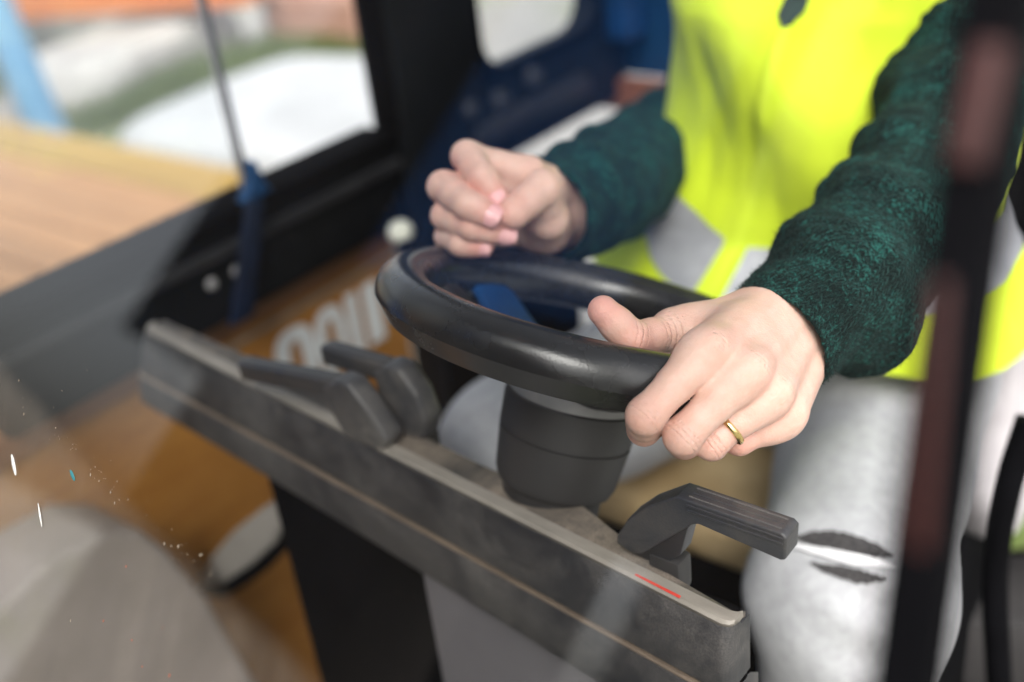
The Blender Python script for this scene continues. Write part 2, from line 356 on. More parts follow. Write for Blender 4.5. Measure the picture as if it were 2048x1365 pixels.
def bevel_mesh(v, f, off, seg=2):
    bm = bmesh.new()
    vs = [bm.verts.new(p) for p in v]
    for q in f: bm.faces.new([vs[i] for i in q])
    bm.normal_update()
    bmesh.ops.recalc_face_normals(bm, faces=bm.faces)
    if off: bmesh.ops.bevel(bm, geom=list(bm.edges) , offset=off, segments=seg, profile=0.6, affect='EDGES', clamp_overlap=True)
    bm.verts.ensure_lookup_table(); bm.verts.index_update()
    V = [tuple(x.co) for x in bm.verts]; F = [[x.index for x in q.verts] for q in bm.faces]; bm.free()
    return V, F
def box_vf(lo, hi, bev=0.0, seg=2, M4=None):
    (x0, y0, z0), (x1, y1, z1) = lo, hi
    v = [(x0, y0, z0), (x1, y0, z0), (x1, y1, z0), (x0, y1, z0), (x0, y0, z1), (x1, y0, z1), (x1, y1, z1), (x0, y1, z1)]
    f = [(0, 3, 2, 1), (4, 5, 6, 7), (0, 1, 5, 4), (1, 2, 6, 5), (2, 3, 7, 6), (3, 0, 4, 7)]
    if bev: v, f = bevel_mesh(v, f, bev, seg)
    if M4 is not None: v = [tuple(M4 @ Vector(p)) for p in v]
    return v, f
def box(name, lo, hi, mat, parent=None, bev=0.002, seg=2, M4=None, **kw):
    v, f = box_vf(lo, hi, bev, seg, M4); return obj(name, v, f, mat, parent, True, angle=40, **kw)
def extrude(name, poly, y0, y1, mat, parent=None, bev=0.002, seg=3, place=None, **kw):
    """poly: (x, z) outline; extruded from y0 to y1"""
    n = len(poly)
    v = [(x, y0, z) for x, z in poly] + [(x, y1, z) for x, z in poly]
    f = [tuple(range(n)), tuple(range(2 * n - 1, n - 1, -1))] + [(i, n + i, n + (i + 1) % n, (i + 1) % n) for i in range(n)]
    v, f = bevel_mesh(v, f, bev, seg)
    if place: v = [place(p) for p in v]
    return obj(name, v, f, mat, parent, True, angle=35, **kw)
def frames(pts):
    pts = np.asarray(pts, float); T = np.gradient(pts, axis=0); T /= np.linalg.norm(T, axis=1)[:, None] + 1e-12
    a = np.array([0, 0, 1.0]) if abs(T[0][2]) < 0.9 else np.array([1.0, 0, 0])
    N = np.zeros_like(T); n = a - T[0] * (a @ T[0]); n /= np.linalg.norm(n); N[0] = n
    for i in range(1, len(T)):
        n = n - T[i] * (n @ T[i]); n /= np.linalg.norm(n); N[i] = n
    return T, N, np.cross(T, N)
def crom(pts, n):
    pts = np.asarray(pts, float); k = len(pts); out_ = []
    p = np.vstack([2 * pts[0] - pts[1], pts, 2 * pts[-1] - pts[-2]])
    for s in np.linspace(0, k - 1, n):
        i = min(int(s), k - 2); t = s - i
        a, b, c, d = p[i], p[i + 1], p[i + 2], p[i + 3]
        out_.append(0.5 * ((2 * b) + (-a + c) * t + (2 * a - 5 * b + 4 * c - d) * t * t + (-a + 3 * b - 3 * c + d) * t ** 3))
    return np.array(out_)
def tube_vf(pts, rad, seg=16, caps=True, closed=False):
    pts = np.asarray(pts, float); rad = np.broadcast_to(np.asarray(rad, float), (len(pts),))
    T, N, B = frames(pts); v = []; f = []
    for i in range(len(pts)):
        for j in range(seg):
            a = 2 * math.pi * j / seg; v.append(pts[i] + rad[i] * (N[i] * math.cos(a) + B[i] * math.sin(a)))
    for i in range(len(pts) - 1):
        for j in range(seg):
            f.append((i * seg + j, i * seg + (j + 1) % seg, (i + 1) * seg + (j + 1) % seg, (i + 1) * seg + j))
    if caps:
        f.append(tuple(range(seg - 1, -1, -1))); f.append(tuple(range((len(pts) - 1) * seg, len(pts) * seg)))
    return v, f
def tube(name, pts, rad, mat, parent=None, seg=16, **kw):
    v, f = tube_vf(pts, rad, seg); return obj(name, v, f, mat, parent, True, angle=50, **kw)
def lathe_vf(prof, c, axis, seg=64, close=False):
    a = np.asarray(axis, float); a /= np.linalg.norm(a); e1 = np.cross(a, [0, 1, 0]); e1 /= np.linalg.norm(e1); e2 = np.cross(a, e1)
    n = len(prof); v = []; f = []
    for i in range(seg):
        t = 2 * math.pi * i / seg; d = e1 * math.cos(t) + e2 * math.sin(t)
        for r_, h_ in prof: v.append(np.asarray(c) + d * r_ + a * h_)
    for i in range(seg):
        k = (i + 1) % seg
        for j in range(n if close else n - 1):
            l = (j + 1) % n; f.append((i * n + j, k * n + j, k * n + l, i * n + l))
    return v, f
def lathe(name, prof, c, axis, mat, parent=None, seg=64, close=False, angle=35, **kw):
    v, f = lathe_vf(prof, c, axis, seg, close); return obj(name, v, f, mat, parent, True, angle=angle, **kw)

# signed-distance modelling for soft bodies -------------------------------------
class SDF:
    def __init__(s, lo, hi, h):
        s.h = h; s.lo = np.asarray(lo, float); s.n = np.ceil((np.asarray(hi) - s.lo) / h).astype(int) + 1
        s.ax = [s.lo[i] + h * np.arange(s.n[i]) for i in range(3)]
        s.g = s.blank()
    def blank(s): return np.full(tuple(s.n), 0.06, np.float32)
    def block(s, a, b, pad):
        lo = np.minimum(a, b) - pad; hi = np.maximum(a, b) + pad
        i0 = np.clip(((lo - s.lo) / s.h).astype(int), 0, s.n); i1 = np.clip(((hi - s.lo) / s.h).astype(int) + 2, 0, s.n)
        sl = tuple(slice(i0[i], i1[i]) for i in range(3))
        X = s.ax[0][sl[0]][:, None, None]; Y = s.ax[1][sl[1]][None, :, None]; Z = s.ax[2][sl[2]][None, None, :]
        return sl, X, Y, Z
    @staticmethod
    def smin(a, b, k):
        h = np.maximum(k - np.abs(a - b), 0) / k
        return np.minimum(a, b) - h * h * k * 0.25
    def capsule(s, g, a, b, ra, rb, k):
        a = np.asarray(a, float); b = np.asarray(b, float); pad = max(ra, rb) + max(0.012, 2 * k)
        sl, X, Y, Z = s.block(a, b, pad)
        d = b - a; L = max(d @ d, 1e-12)
        t = np.clip(((X - a[0]) * d[0] + (Y - a[1]) * d[1] + (Z - a[2]) * d[2]) / L, 0, 1)
        q = np.sqrt((X - a[0] - t * d[0]) ** 2 + (Y - a[1] - t * d[1]) ** 2 + (Z - a[2] - t * d[2]) ** 2) - (ra + (rb - ra) * t)
        g[sl] = s.smin(g[sl], q.astype(np.float32), k)
    def ellipsoid(s, g, c, axes, rad, k):
        c = np.asarray(c, float); axes = np.asarray(axes, float); rad = np.asarray(rad, float)
        sl, X, Y, Z = s.block(c, c, max(rad) + max(0.012, 2 * k))
        u = [((X - c[0]) * e[0] + (Y - c[1]) * e[1] + (Z - c[2]) * e[2]) for e in axes]
        k0 = np.sqrt(sum((u[i] / rad[i]) ** 2 for i in range(3))); k1 = np.sqrt(sum((u[i] / rad[i] ** 2) ** 2 for i in range(3))) + 1e-9
        q = k0 * (k0 - 1) / k1
        g[sl] = s.smin(g[sl], q.astype(np.float32), k)
    def mesh(s, g):
        S = g < 0
        off = [(i, j, k) for i in (0, 1) for j in (0, 1) for k in (0, 1)]
        n = np.array(g.shape)
        cnt = sum(S[o[0]:n[0] - 1 + o[0], o[1]:n[1] - 1 + o[1], o[2]:n[2] - 1 + o[2]].astype(np.int8) for o in off)
        act = (cnt > 0) & (cnt < 8); ijk = np.argwhere(act); idx = np.full(act.shape, -1, np.int64); idx[act] = np.arange(len(ijk))
        acc = np.zeros((len(ijk), 3)); num = np.zeros(len(ijk))
        for a in off:
            for b in off:
                if sum(b) - sum(a) == 1 and all(b[i] >= a[i] for i in range(3)):
                    va = g[ijk[:, 0] + a[0], ijk[:, 1] + a[1], ijk[:, 2] + a[2]]; vb = g[ijk[:, 0] + b[0], ijk[:, 1] + b[1], ijk[:, 2] + b[2]]
                    mk = (va < 0) != (vb < 0); t = np.where(mk, va / np.where(mk, va - vb, 1), 0)[:, None]
                    acc += mk[:, None] * (np.array(a) + (np.array(b) - np.array(a)) * t); num += mk
        V = s.lo + s.h * (ijk + acc / num[:, None]); F = []
        for ax in range(3):
            o1, o2 = [(1, 2), (2, 0), (0, 1)][ax]
            sl0 = [slice(1, -1)] * 3; sl1 = [slice(1, -1)] * 3; sl0[ax] = slice(0, -1); sl1[ax] = slice(1, None)
            A = S[tuple(sl0)]; B = S[tuple(sl1)]; e = np.argwhere(A != B)
            if not len(e): continue
            inside = A[tuple(e.T)]
            base = e.copy(); base[:, o1] += 1; base[:, o2] += 1
            def cell(d1, d2):
                q = base.copy(); q[:, o1] -= d1; q[:, o2] -= d2; return idx[tuple(q.T)]
            q = np.stack([cell(1, 1), cell(0, 1), cell(0, 0), cell(1, 0)], 1)
            q = np.where(inside[:, None], q, q[:, ::-1]); F.append(q[(q >= 0).all(1)])
        return V, np.vstack(F)
def smooth_verts(V, F, it=2, lam=0.5):
    F = np.asarray(F); e = np.vstack([F[:, [0, 1]], F[:, [1, 2]], F[:, [2, 3]], F[:, [3, 0]]])
    for k in range(it):
        for l in (lam, -lam * 0.96):
            acc = np.zeros_like(V); num = np.zeros(len(V))
            np.add.at(acc, e[:, 0], V[e[:, 1]]); np.add.at(num, e[:, 0], 1)
            V = V + l * (acc / np.maximum(num, 1)[:, None] - V)
    return V

# ------------------------------------------------------------------ the setting
g = 120.0; n = 24
gv = [(-g + 2 * g * i / n, -g + 2 * g * j / n, 0) for i in range(n + 1) for j in range(n + 1)]
gf = [(i * (n + 1) + j, (i + 1) * (n + 1) + j, (i + 1) * (n + 1) + j + 1, i * (n + 1) + j + 1) for i in range(n) for j in range(n)]
struct(obj('ground', gv, gf, M['ground'], None, False))

blocker = thing('blocker', (-1.3, -3.8, 0), 'unseen dark timber shed with an open passage, in front of the forklift', 'blocker')  # unseen building, added to block sky reflection in the windscreen
BLOCKER_GAPS = [(-4.80, -3.60, 2.20), (-2.46, -1.40, 2.12)]            # openings left for bright bands of reflected sky: x0, x1, height
for i in range(24):
    x0 = -4.75 + i * 0.25; x1 = x0 + 0.244
    segs = [(x0, x1, 0.0)]
    for g0, g1, gz in BLOCKER_GAPS:
        nx = []
        for a, b, z in segs:
            if b <= g0 or a >= g1: nx.append((a, b, z)); continue
            if a < g0: nx.append((a, g0, z))
            nx.append((max(a, g0), min(b, g1), gz))
            if b > g1: nx.append((g1, b, z))
        segs = nx
    for a, b, z in segs: box('blocker_board', (a, -3.62, z), (b, -3.58, 4.85), M['blockerwood'], blocker, 0.003)
box('blocker_frame', (-4.74, -4.6, 2.24), (1.23, -3.63, 4.80), M['blockerwood'], blocker, 0.01)
box('blocker_frame', (-3.58, -4.6, 0.0), (-2.48, -3.63, 2.23), M['blockerwood'], blocker, 0.01)
box('blocker_frame', (-1.38, -4.6, 0.0), (1.23, -3.63, 2.23), M['blockerwood'], blocker, 0.01)
box('blocker_post', (-4.74, -4.6, 0.0), (-4.62, -4.48, 2.23), M['blockerwood'], blocker, 0.01)

wall = thing('yard_wall', (-3, 14, 0), 'long pale concrete wall at the far side of the yard', 'wall')
for i in range(12):
    box('panel', (-27 + i * 4.0, 13.9, 0), (-23.03 + i * 4.0, 14.1, 2.6), M['concretewall'], wall, 0.02)

bc = thing('blue_reflector', (-6.0, -1.2, 0), 'unseen added blue container right of the forklift', 'reflector')  # out of view, added to put a blue reflection on the wheel rim
box('reflector_body', (-7.3, -2.0, 0.05), (-4.7, -0.45, 2.6), M['reflectorblue'], bc, 0.02)
for i in range(7):
    box('corrugation', (-4.699, -1.95 + i * 0.22, 0.15), (-4.66, -1.84 + i * 0.22, 2.5), M['reflectorblue'], bc, 0.01)

bc2 = thing('blue_reflector', (-6.0, -1.2, 2.605), 'unseen added upper blue container stacked on the other one', 'reflector', 'stacked blue reflectors')
bc['group'] = 'stacked blue reflectors'; bc['label'] = 'unseen added lower blue container standing on the yard'
box('reflector_body', (-7.3, -1.9, 2.61), (-4.72, -0.55, 5.1), M['reflectorblue'], bc2, 0.02)
for i in range(6):
    box('corrugation', (-4.719, -1.85 + i * 0.22, 2.7), (-4.68, -1.74 + i * 0.22, 5.0), M['reflectorblue'], bc2, 0.01)

# ------------------------------------------------------------------ forklift
FL = thing('forklift', (-0.1, 0.35, 0), 'dusty black forklift cab seen through its raked windscreen', 'forklift')
WC = np.array([-0.002, -0.0147, 1.309]); WA = np.array([0.0865, 0.3853, 0.9187]); WA /= np.linalg.norm(WA)

# steering wheel ------------------------------------------------
prof = []
for i in range(56):
    ph = 2 * math.pi * i / 56
    r_ = 0.0152
    d_ = (math.degrees(ph) + 180) % 360 - 180
    for c0, rr in ((-38, 0.0137), (-90, 0.0142)):
        k = abs(d_ - c0)
        if k < 60: r_ = min(r_, rr / math.cos(R(k)))
    if 108 < d_ < 124: r_ -= 0.0011 * math.sin((d_ - 108) / 16 * math.pi)
    prof.append((0.110 + r_ * math.cos(ph), 1.06 * r_ * math.sin(ph)))
rim = lathe('steering_wheel', prof, WC, WA, M['rim'], FL, 160, True, 24)
hub_prof = [(0.0, -0.026), (0.012, -0.0262), (0.026, -0.029), (0.035, -0.035), (0.0385, -0.043), (0.0385, -0.047)]
lathe('hub_cover', hub_prof, WC, WA, M['hubtop'], rim, 64)
e1 = np.cross(WA, [0, 1, 0]); e1 /= np.linalg.norm(e1); e2 = np.cross(WA, e1)
for k, ang in enumerate((R(343), R(8), R(150))):
    d = e1 * math.cos(ang) + e2 * math.sin(ang); s_ = np.cross(WA, d)
    v = []; f = []
    wsc = (1.25, 0.8, 1.0)[k]; hsc = (-0.002, 0.0, 0.0)[k]
    st = [(0.104, -0.003, 0.011, 0.004), (0.092, -0.008, 0.013, 0.0045), (0.068, -0.021, 0.015, 0.005), (0.045, -0.033, 0.017, 0.005), (0.025, -0.037, 0.018, 0.005)]
    for r_, h_, wd, th in st:
        for a in range(12):
            t = 2 * math.pi * a / 12
            v.append(WC + d * r_ + WA * (h_ + hsc + th * math.sin(t)) + s_ * wd * wsc * math.copysign(abs(math.cos(t)) ** 0.6, math.cos(t)))
    for i in range(len(st) - 1):
        for a in range(12): f.append((i * 12 + a, i * 12 + (a + 1) % 12, (i + 1) * 12 + (a + 1) % 12, (i + 1) * 12 + a))
    obj('spoke', v, f, M['bluedark'] if k == 0 else M['plastic'], rim)  # first spoke coloured blue to paint in a reflected sheen
# column boot
cp = [(0.0385, -0.0445), (0.0402, -0.0455), (0.0405, -0.049), (0.0396, -0.0665), (0.0380, -0.0668), (0.0380, -0.0682), (0.0395, -0.0685), (0.0365, -0.094), (0.0345, -0.099), (0.0325, -0.100), (0.0300, -0.104), (0.0300, -0.135), (0.0, -0.135)]
lathe('steering_column', cp, WC, WA, M['cup'], FL, 72)

# dashboard -----------------------------------------------------
DA = np.array([0.1310, -0.1118, 1.222]); DB = np.array([-0.409, -0.0570, 1.222])
def dash_sec(poly, t, sc=1.0, dy=0.0):
    E_ = DA + (DB - DA) * t
    h1 = 0.0425; h2 = 0.049 + (0.033 - 0.049) * t
    bd = np.interp(t, [0, 0.08, 0.22, 0.34, 0.6, 1.0], [0.0135, 0.017, 0.036, 0.029, 0.031, 0.022])
    q = np.array([(bd if a == 'b' else a * 1.0, h_(h1, h2) if callable(h_) else h_) for a, h_ in poly], float)
    c_ = q.mean(0)
    q = c_ + (q - c_) * sc
    return np.stack([np.full(len(q), E_[0]) + 0.036 * (q[:, 1] / 0.09) * max(0.0, t) ** 7, E_[1] + q[:, 0] + dy, E_[2] + q[:, 1]], 1)
def dash_loft(name, poly, mat, parent, rounded=True):
    st = [(-0.0135, 0.97, 0.009), (-0.0130, 0.985, 0.0062), (-0.0115, 0.993, 0.0036), (-0.0085, 0.997, 0.0016), (-0.004, 0.999, 0.0004)] + [(t, 1.0, 0.0) for t in np.linspace(0, 1, 40)] + [(1.004, 0.98, 0.001), (1.012, 0.9, 0.003), (1.016, 0.75, 0.006)]
    if not rounded: st = st[2:]
    v = []; f = []; n_ = len(poly)
    for t, s_, dy_ in st: v.extend(dash_sec(poly, t, s_, dy_))
    for i in range(len(st) - 1):
        for j in range(n_): f.append((i * n_ + j, i * n_ + (j + 1) % n_, (i + 1) * n_ + (j + 1) % n_, (i + 1) * n_ + j))
    f.append(tuple(range(n_))); f.append(tuple(range(len(v) - 1, len(v) - n_ - 1, -1)))
    return obj(name, v, f, mat, parent, True, angle=30)
dash = dash_loft('dashboard', [('b', -0.002), (0.0115, -0.0005), (0.0112, -0.004), (0.012, lambda a, b: -a * 0.8), ('b', lambda a, b: -a * 0.8)], M['dashtop'], FL, False)
dash_loft('edge_trim', [(0.0110, 0.0000), (0.0102, 0.0010), (0.0030, 0.0008), (0.0012, -0.0004), (0.0022, -0.004), (0.0110, -0.004)], M['ledge'], dash, False)
dash_loft('upper_fascia', [(0.0110, -0.0045), (0.0020, -0.0040), (0.0002, -0.0012), (-0.0004, -0.0022), (-0.0042, lambda a, b: -a + 0.0022), (-0.0036, lambda a, b: -a + 0.0006), (-0.002, lambda a, b: -a), (0.011, lambda a, b: -a)], M['dash'], dash)
dash_loft('seam', [(0.008, lambda a, b: -a + 0.0005), (-0.0012, lambda a, b: -a + 0.0005), (-0.0012, lambda a, b: -a - 0.003), (0.008, lambda a, b: -a - 0.003)], M['blackmat'], dash)
dash_loft('lower_fascia', [(0.011, lambda a, b: -a - 0.0022), (-0.003, lambda a, b: -a - 0.0022), (-0.0056, lambda a, b: -a - 0.0028), (-0.0064, lambda a, b: -a - 0.0045), (-0.0052, lambda a, b: -a - b + 0.004), (-0.003, lambda a, b: -a - b), (0.02, lambda a, b: -a - b - 0.002), (0.02, lambda a, b: -a - 0.01)], M['dash'], dash)
dash_loft('seam_lip', [(0.006, lambda a, b: -a - 0.0008), (-0.0046, lambda a, b: -a - 0.0008), (-0.0056, lambda a, b: -a - 0.0014), (-0.0056, lambda a, b: -a - 0.0022), (0.006, lambda a, b: -a - 0.0022)], M['lip'], dash)
# red mark on the edge near the free end
E0 = DA + (DB - DA) * 0.045; E1 = DA + (DB - DA) * 0.098
v = [E0 + (0, 0.0022, 0.00118), E0 + (0, 0.0042, 0.00122), E1 + (0, 0.0040, 0.00122), E1 + (0, 0.0026, 0.00118)]
obj('red_mark', v, [(0, 1, 2, 3)], M['red'], dash, False)
# black box in place of the shaded footwell opening under the dash
box('footwell_shade', (-0.285, -0.065, 0.80), (0.105, -0.03, 1.155), M['blackmat'], FL, 0.006)
box('veil_panel', (-0.105, -0.088, 0.70), (0.10, -0.067, 1.145), M['veilgrey'], FL, 0.008)  # its grey stands in for a reflected veil over black

# levers --------------------------------------------------------
def PY(pts, Y):
    """outline measured in the photograph, laid in the upright plane y = Y -> (x, z)"""
    o = []
    for x, y in pts:
        d = FWD + RGT * ((x - CX) / FPX) - UPV * ((y - CY) / FPX); p = CAM + d * ((Y - CAM[1]) / d[1]); o.append((p[0], p[2]))
    return o
def lever(poly, y0, y1, stem, mat, bev=0.0022):
    o = extrude('control_lever', poly, y0, y1, mat, FL, bev, 3)
    (sx0, sx1, sz0, sz1) = stem
    box('lever_stem', (sx0, y0 + 0.002, sz0), (sx1, y1 + 0.002, sz1), M['cup'], o, 0.003)
    return o
def ribs(o, y0, y1, a, b, mats):
    for k, (yy, m_) in enumerate(zip(np.linspace(y0, y1, len(mats)), mats)):
        tube('rib', [np.array([a[0], yy, a[1]]), np.array([b[0], yy, b[1]])], 0.0006, m_, o, 8)
YL = -0.093
l1 = PY([(1234, 1088), (1233, 1073), (1254, 1040), (1290, 1016), (1352, 994), (1370, 1000), (1563, 1068), (1573, 1078), (1570, 1122), (1560, 1122), (1396, 1050), (1384, 1051), (1284, 1110), (1262, 1107)], YL)
L1 = lever(l1, YL, YL + 0.014, (0.078, 0.097, 1.205, 1.228), M['lever'], 0.0020)
q_ = PY([(1372, 1001), (1556, 1066), (1374, 1010), (1566, 1078)], YL)
ribs(L1, YL + 0.0035, YL + 0.0110, q_[0], q_[1], [M['lever_d'], M['lever'], M['lever_d']])
for k in (0.0, 0.0032):
    tube('rib', [np.array([q_[2][0], YL - 0.0002, q_[2][1] - k]), np.array([q_[3][0], YL - 0.0002, q_[3][1] - k])], 0.0006, M['lever'], L1, 8)
def foot(cx_, cy_, z0, z1, rx, ry, mat, parent):
    v = []; f = []; prof_ = [(0.62, z0 - 0.004), (0.95, z0), (1.0, z0 + 0.002), (0.93, z0 + 0.6 * (z1 - z0)), (0.72, z1), (0.0, z1 + 0.001)]
    for i in range(28):
        t = 2 * math.pi * i / 28
        for s_, z_ in prof_: v.append((cx_ + rx * s_ * math.cos(t), cy_ + ry * s_ * math.sin(t), z_))
    n_ = len(prof_)
    for i in range(28):
        k = (i + 1) % 28
        for j in range(n_ - 1): f.append((i * n_ + j, k * n_ + j, k * n_ + j + 1, i * n_ + j + 1))
    return obj('lever_foot', v, f, mat, parent, True, angle=60)
extrude('lever_foot', PY([(1240, 1092), (1264, 1110), (1298, 1124), (1334, 1128), (1360, 1112), (1374, 1060), (1384, 1050), (1340, 1060), (1270, 1085)], YL + 0.003), YL + 0.0035, YL + 0.0150, M['plastic'], L1, 0.0015, 2)
def grip(o, a, b, Y, hh, hd):
    (x0, z0), (x1, z1) = PY([a, b], Y); p0 = np.array([x0, Y, z0]); p1 = np.array([x1, Y, z1]); d = p1 - p0; L = np.linalg.norm(d); d /= L
    uz = np.array([0, 0, 1.0]); uz -= d * (uz @ d); uz /= np.linalg.norm(uz); uy = np.cross(uz, d)
    M4 = Matrix(((d[0], uy[0], uz[0], p0[0]), (d[1], uy[1], uz[1], p0[1]), (d[2], uy[2], uz[2], p0[2]), (0, 0, 0, 1)))
    gq = box('lever_grip', (0, -hd, -hh), (L, hd, hh), M['lever'], o, 0.0042, 4, M4)
    for yy in (-hd * 0.45, hd * 0.45):
        tube('rib', [tuple(M4 @ Vector((0.006, yy, hh + 0.0002))), tuple(M4 @ Vector((L - 0.004, yy, hh + 0.0002)))], 0.0007, M['lever_d'], gq, 8)
YL2 = -0.0860
l2 = PY([(640, 772), (668, 762), (694, 770), (728, 815), (774, 884), (768, 903), (740, 899), (690, 877), (660, 826)], YL2)
L2 = lever(l2, YL2, YL2 + 0.017, (l2[6][0] - 0.012, l2[5][0] - 0.004, 1.205, 1.232), M['lever_d'], 0.004)
grip(L2, (490, 735), (688, 775), YL2 + 0.0075, 0.0076, 0.0068)
YL3 = -0.0630
l3 = PY([(742, 742), (770, 732), (796, 742), (832, 794), (852, 846), (848, 881), (812, 880), (780, 868), (762, 820)], YL3)
L3 = lever(l3, YL3, YL3 + 0.017, (l3[6][0] - 0.008, l3[5][0] - 0.004, 1.205, 1.232), M['lever_d'], 0.004)
grip(L3, (654, 703), (788, 742), YL3 + 0.0075, 0.0074, 0.0066)

# gate plate between the two rear levers, worn bare along its edge
extrude('lever_gate', PY([(692, 745), (700, 742), (778, 862), (776, 890), (768, 880)], -0.066), -0.0675, -0.0650, M['ledge'], FL, 0.0006, 2)
box('switch_console', (-0.235, -0.035, 1.02), (-0.150, -0.005, 1.200), M['blackmat'], FL, 0.006)

# cab side (driver's right): door band, divider, pillars, rear side window ----------------
XS = -0.55
door = box('door_frame', (XS - 0.030, -0.13, 1.112), (XS, 0.385, 1.206), M['black'], FL, 0.006)
box('sill_rubber', (XS - 0.045, -0.13, 1.208), (XS + 0.008, 0.385, 1.226), M['blackmat'], door, 0.005)
box('sill_lip', (XS + 0.001, -0.13, 1.182), (XS + 0.010, 0.385, 1.194), M['plastic'], door, 0.003)
for y_ in (0.105, 0.137):
    lathe('bolt', [(0.0, 0.004), (0.003, 0.0038), (0.0055, 0.002), (0.006, 0.0)], (XS + 0.001, y_, 1.160), (1, 0, 0), M['greymetal'], door, 20)
dv = box('window_divider', (XS - 0.010, 0.1785, 1.226), (XS - 0.004, 0.1825, 1.95), M['blackmat'], FL, 0.001)
box('glass_edge', (XS - 0.012, 0.174, 1.226), (XS - 0.009, 0.1775, 1.95), M['greymetal'], dv, 0.001)
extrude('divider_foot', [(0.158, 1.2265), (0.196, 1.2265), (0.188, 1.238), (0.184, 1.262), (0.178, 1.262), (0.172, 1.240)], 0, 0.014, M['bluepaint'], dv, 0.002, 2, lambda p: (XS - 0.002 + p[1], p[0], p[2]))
extrude('door_reflection', [(0.105, 1.114), (0.135, 1.114), (0.180, 1.2255), (0.158, 1.2255)], 0, 0.006, M['navy'], door, 0.002, 2, lambda p: (XS + 0.0105 + p[1], p[0], p[2]))  # blue reflection on the door, modelled as a navy strip
def pane(name, quad, mat, parent):
    q = np.array(quad, float); n_ = np.cross(q[1] - q[0], q[3] - q[0]); n_ /= np.linalg.norm(n_)
    return obj(name, q, [(0, 1, 2, 3)], mat, parent, False)
pane('door_pane', [(XS - 0.016, -0.13, 1.22), (XS - 0.016, 0.175, 1.22), (XS - 0.016, 0.175, 1.95), (XS - 0.016, -0.02, 1.95)], M['glass2'], FL)
# corner pillar
pl = box('rear_pillar', (XS - 0.035, 0.388, 0.55), (XS + 0.02, 0.530, 2.05), M['black'], FL, 0.008)
box('pillar_rubber', (XS - 0.02, 0.3825, 1.227), (XS + 0.012, 0.3875, 2.0), M['blackmat'], pl, 0.002)
# panel with the rear side window: outer rectangle with rounded opening
def ring_panel(name, oy0, oy1, oz0, oz1, iy0, iy1, iz0, iz1, rad, x0, x1, mat, parent):
    def rr(y0, y1, z0, z1, r_, k=6):
        pts = []
        for cy, cz, a0 in ((y1 - r_, z1 - r_, 0), (y0 + r_, z1 - r_, 90), (y0 + r_, z0 + r_, 180), (y1 - r_, z0 + r_, 270)):
            for i in range(k + 1):
                a = R(a0 + 90 * i / k); pts.append((cy + r_ * math.cos(a), cz + r_ * math.sin(a)))
        return pts
    A = rr(oy0, oy1, oz0, oz1, 0.004); B = rr(iy0, iy1, iz0, iz1, rad); n_ = len(A)
    v = [(x0, *p) for p in A] + [(x0, *p) for p in B] + [(x1, *p) for p in B] + [(x1, *p) for p in A]
    f = []
    for s_ in range(4):
        o0, o1 = s_ * n_, ((s_ + 1) % 4) * n_
        for i in range(n_): f.append((o0 + i, o0 + (i + 1) % n_, o1 + (i + 1) % n_, o1 + i))
    return obj(name, v, f, mat, parent, True, angle=40)
sp = ring_panel('rear_side_panel', 0.532, 0.86, 1.125, 2.05, 0.540, 0.795, 1.237, 1.9, 0.045, XS - 0.03, XS + 0.004, M['black'], FL)
ring_panel('window_seal', 0.5335, 0.802, 1.230, 1.906, 0.546, 0.789, 1.2435, 1.894, 0.042, XS + 0.005, XS + 0.011, M['blackmat'], sp)
box('sill_cable_duct', (XS + 0.006, 0.50, 1.165), (XS + 0.028, 0.74, 1.190), M['plastic'], sp, 0.006)
for k, (yy, zz) in enumerate(((0.50, 1.213), (0.56, 1.205), (0.63, 1.214))):
    lathe('catch', [(0, 0.014), (0.008, 0.0135), (0.013, 0.010), (0.014, 0.0)], (XS + 0.012, yy, zz), (1, 0, 0.2), M['plastic'], sp, 20)
pane('rear_side_pane', [(XS - 0.01, 0.54, 1.237), (XS - 0.01, 0.795, 1.237), (XS - 0.01, 0.795, 1.9), (XS - 0.01, 0.54, 1.9)], M['glass2'], FL)
# rear wall: blue panel above a rusty rail
rw = box('rear_panel', (-0.56, 0.862, 1.150), (0.45, 0.885, 2.05), M['bluepaint'], FL, 0.004)
box('blue_corner', (XS + 0.006, 0.806, 1.21), (XS + 0.05, 0.860, 2.05), M['bluedark'], rw, 0.014, 3)
box('rust_rail', (-0.62, 0.835, 1.105), (0.45, 0.860, 1.150), M['rust'], FL, 0.004)
box('rear_lower_panel', (-0.50, 0.80, 0.55), (0.45, 0.83, 1.100), M['blackmat'], FL, 0.004)
# lower door: framed board with white stencilled letters
bd = box('door_board', (-0.594, -0.42, 0.55), (-0.580, 0.386, 1.1095), M['board'], FL, 0.002)
box('board_rail', (-0.5795, -0.42, 1.082), (-0.572, 0.386, 1.1090), M['boardframe'], bd, 0.002)
box('board_moulding', (-0.5795, 0.115, 1.066), (-0.5765, 0.386, 1.0705), M['ledge'], bd, 0.001)
def letter_ring(yc, zc, ry, rz, hy, hz, lean=0.0):
    v = []; f = []
    for (a_, b_) in ((ry, rz), (hy, hz)):
        for i in range(32):
            t = 2 * math.pi * i / 32
            c_, s_ = math.cos(t), math.sin(t)
            v.append((-0.5770, yc + a_ * math.copysign(abs(c_) ** 0.7, c_) + lean * b_ * s_, zc + b_ * math.copysign(abs(s_) ** 0.8, s_)))
    for i in range(32): f.append((i, (i + 1) % 32, 32 + (i + 1) % 32, 32 + i))
    return obj('letter', v, f, M['whitepaint'], bd, False)
letter_ring(0.207, 1.010, 0.031, 0.042, 0.0085, 0.026)
letter_ring(0.262, 1.010, 0.024, 0.042, 0.0075, 0.026)
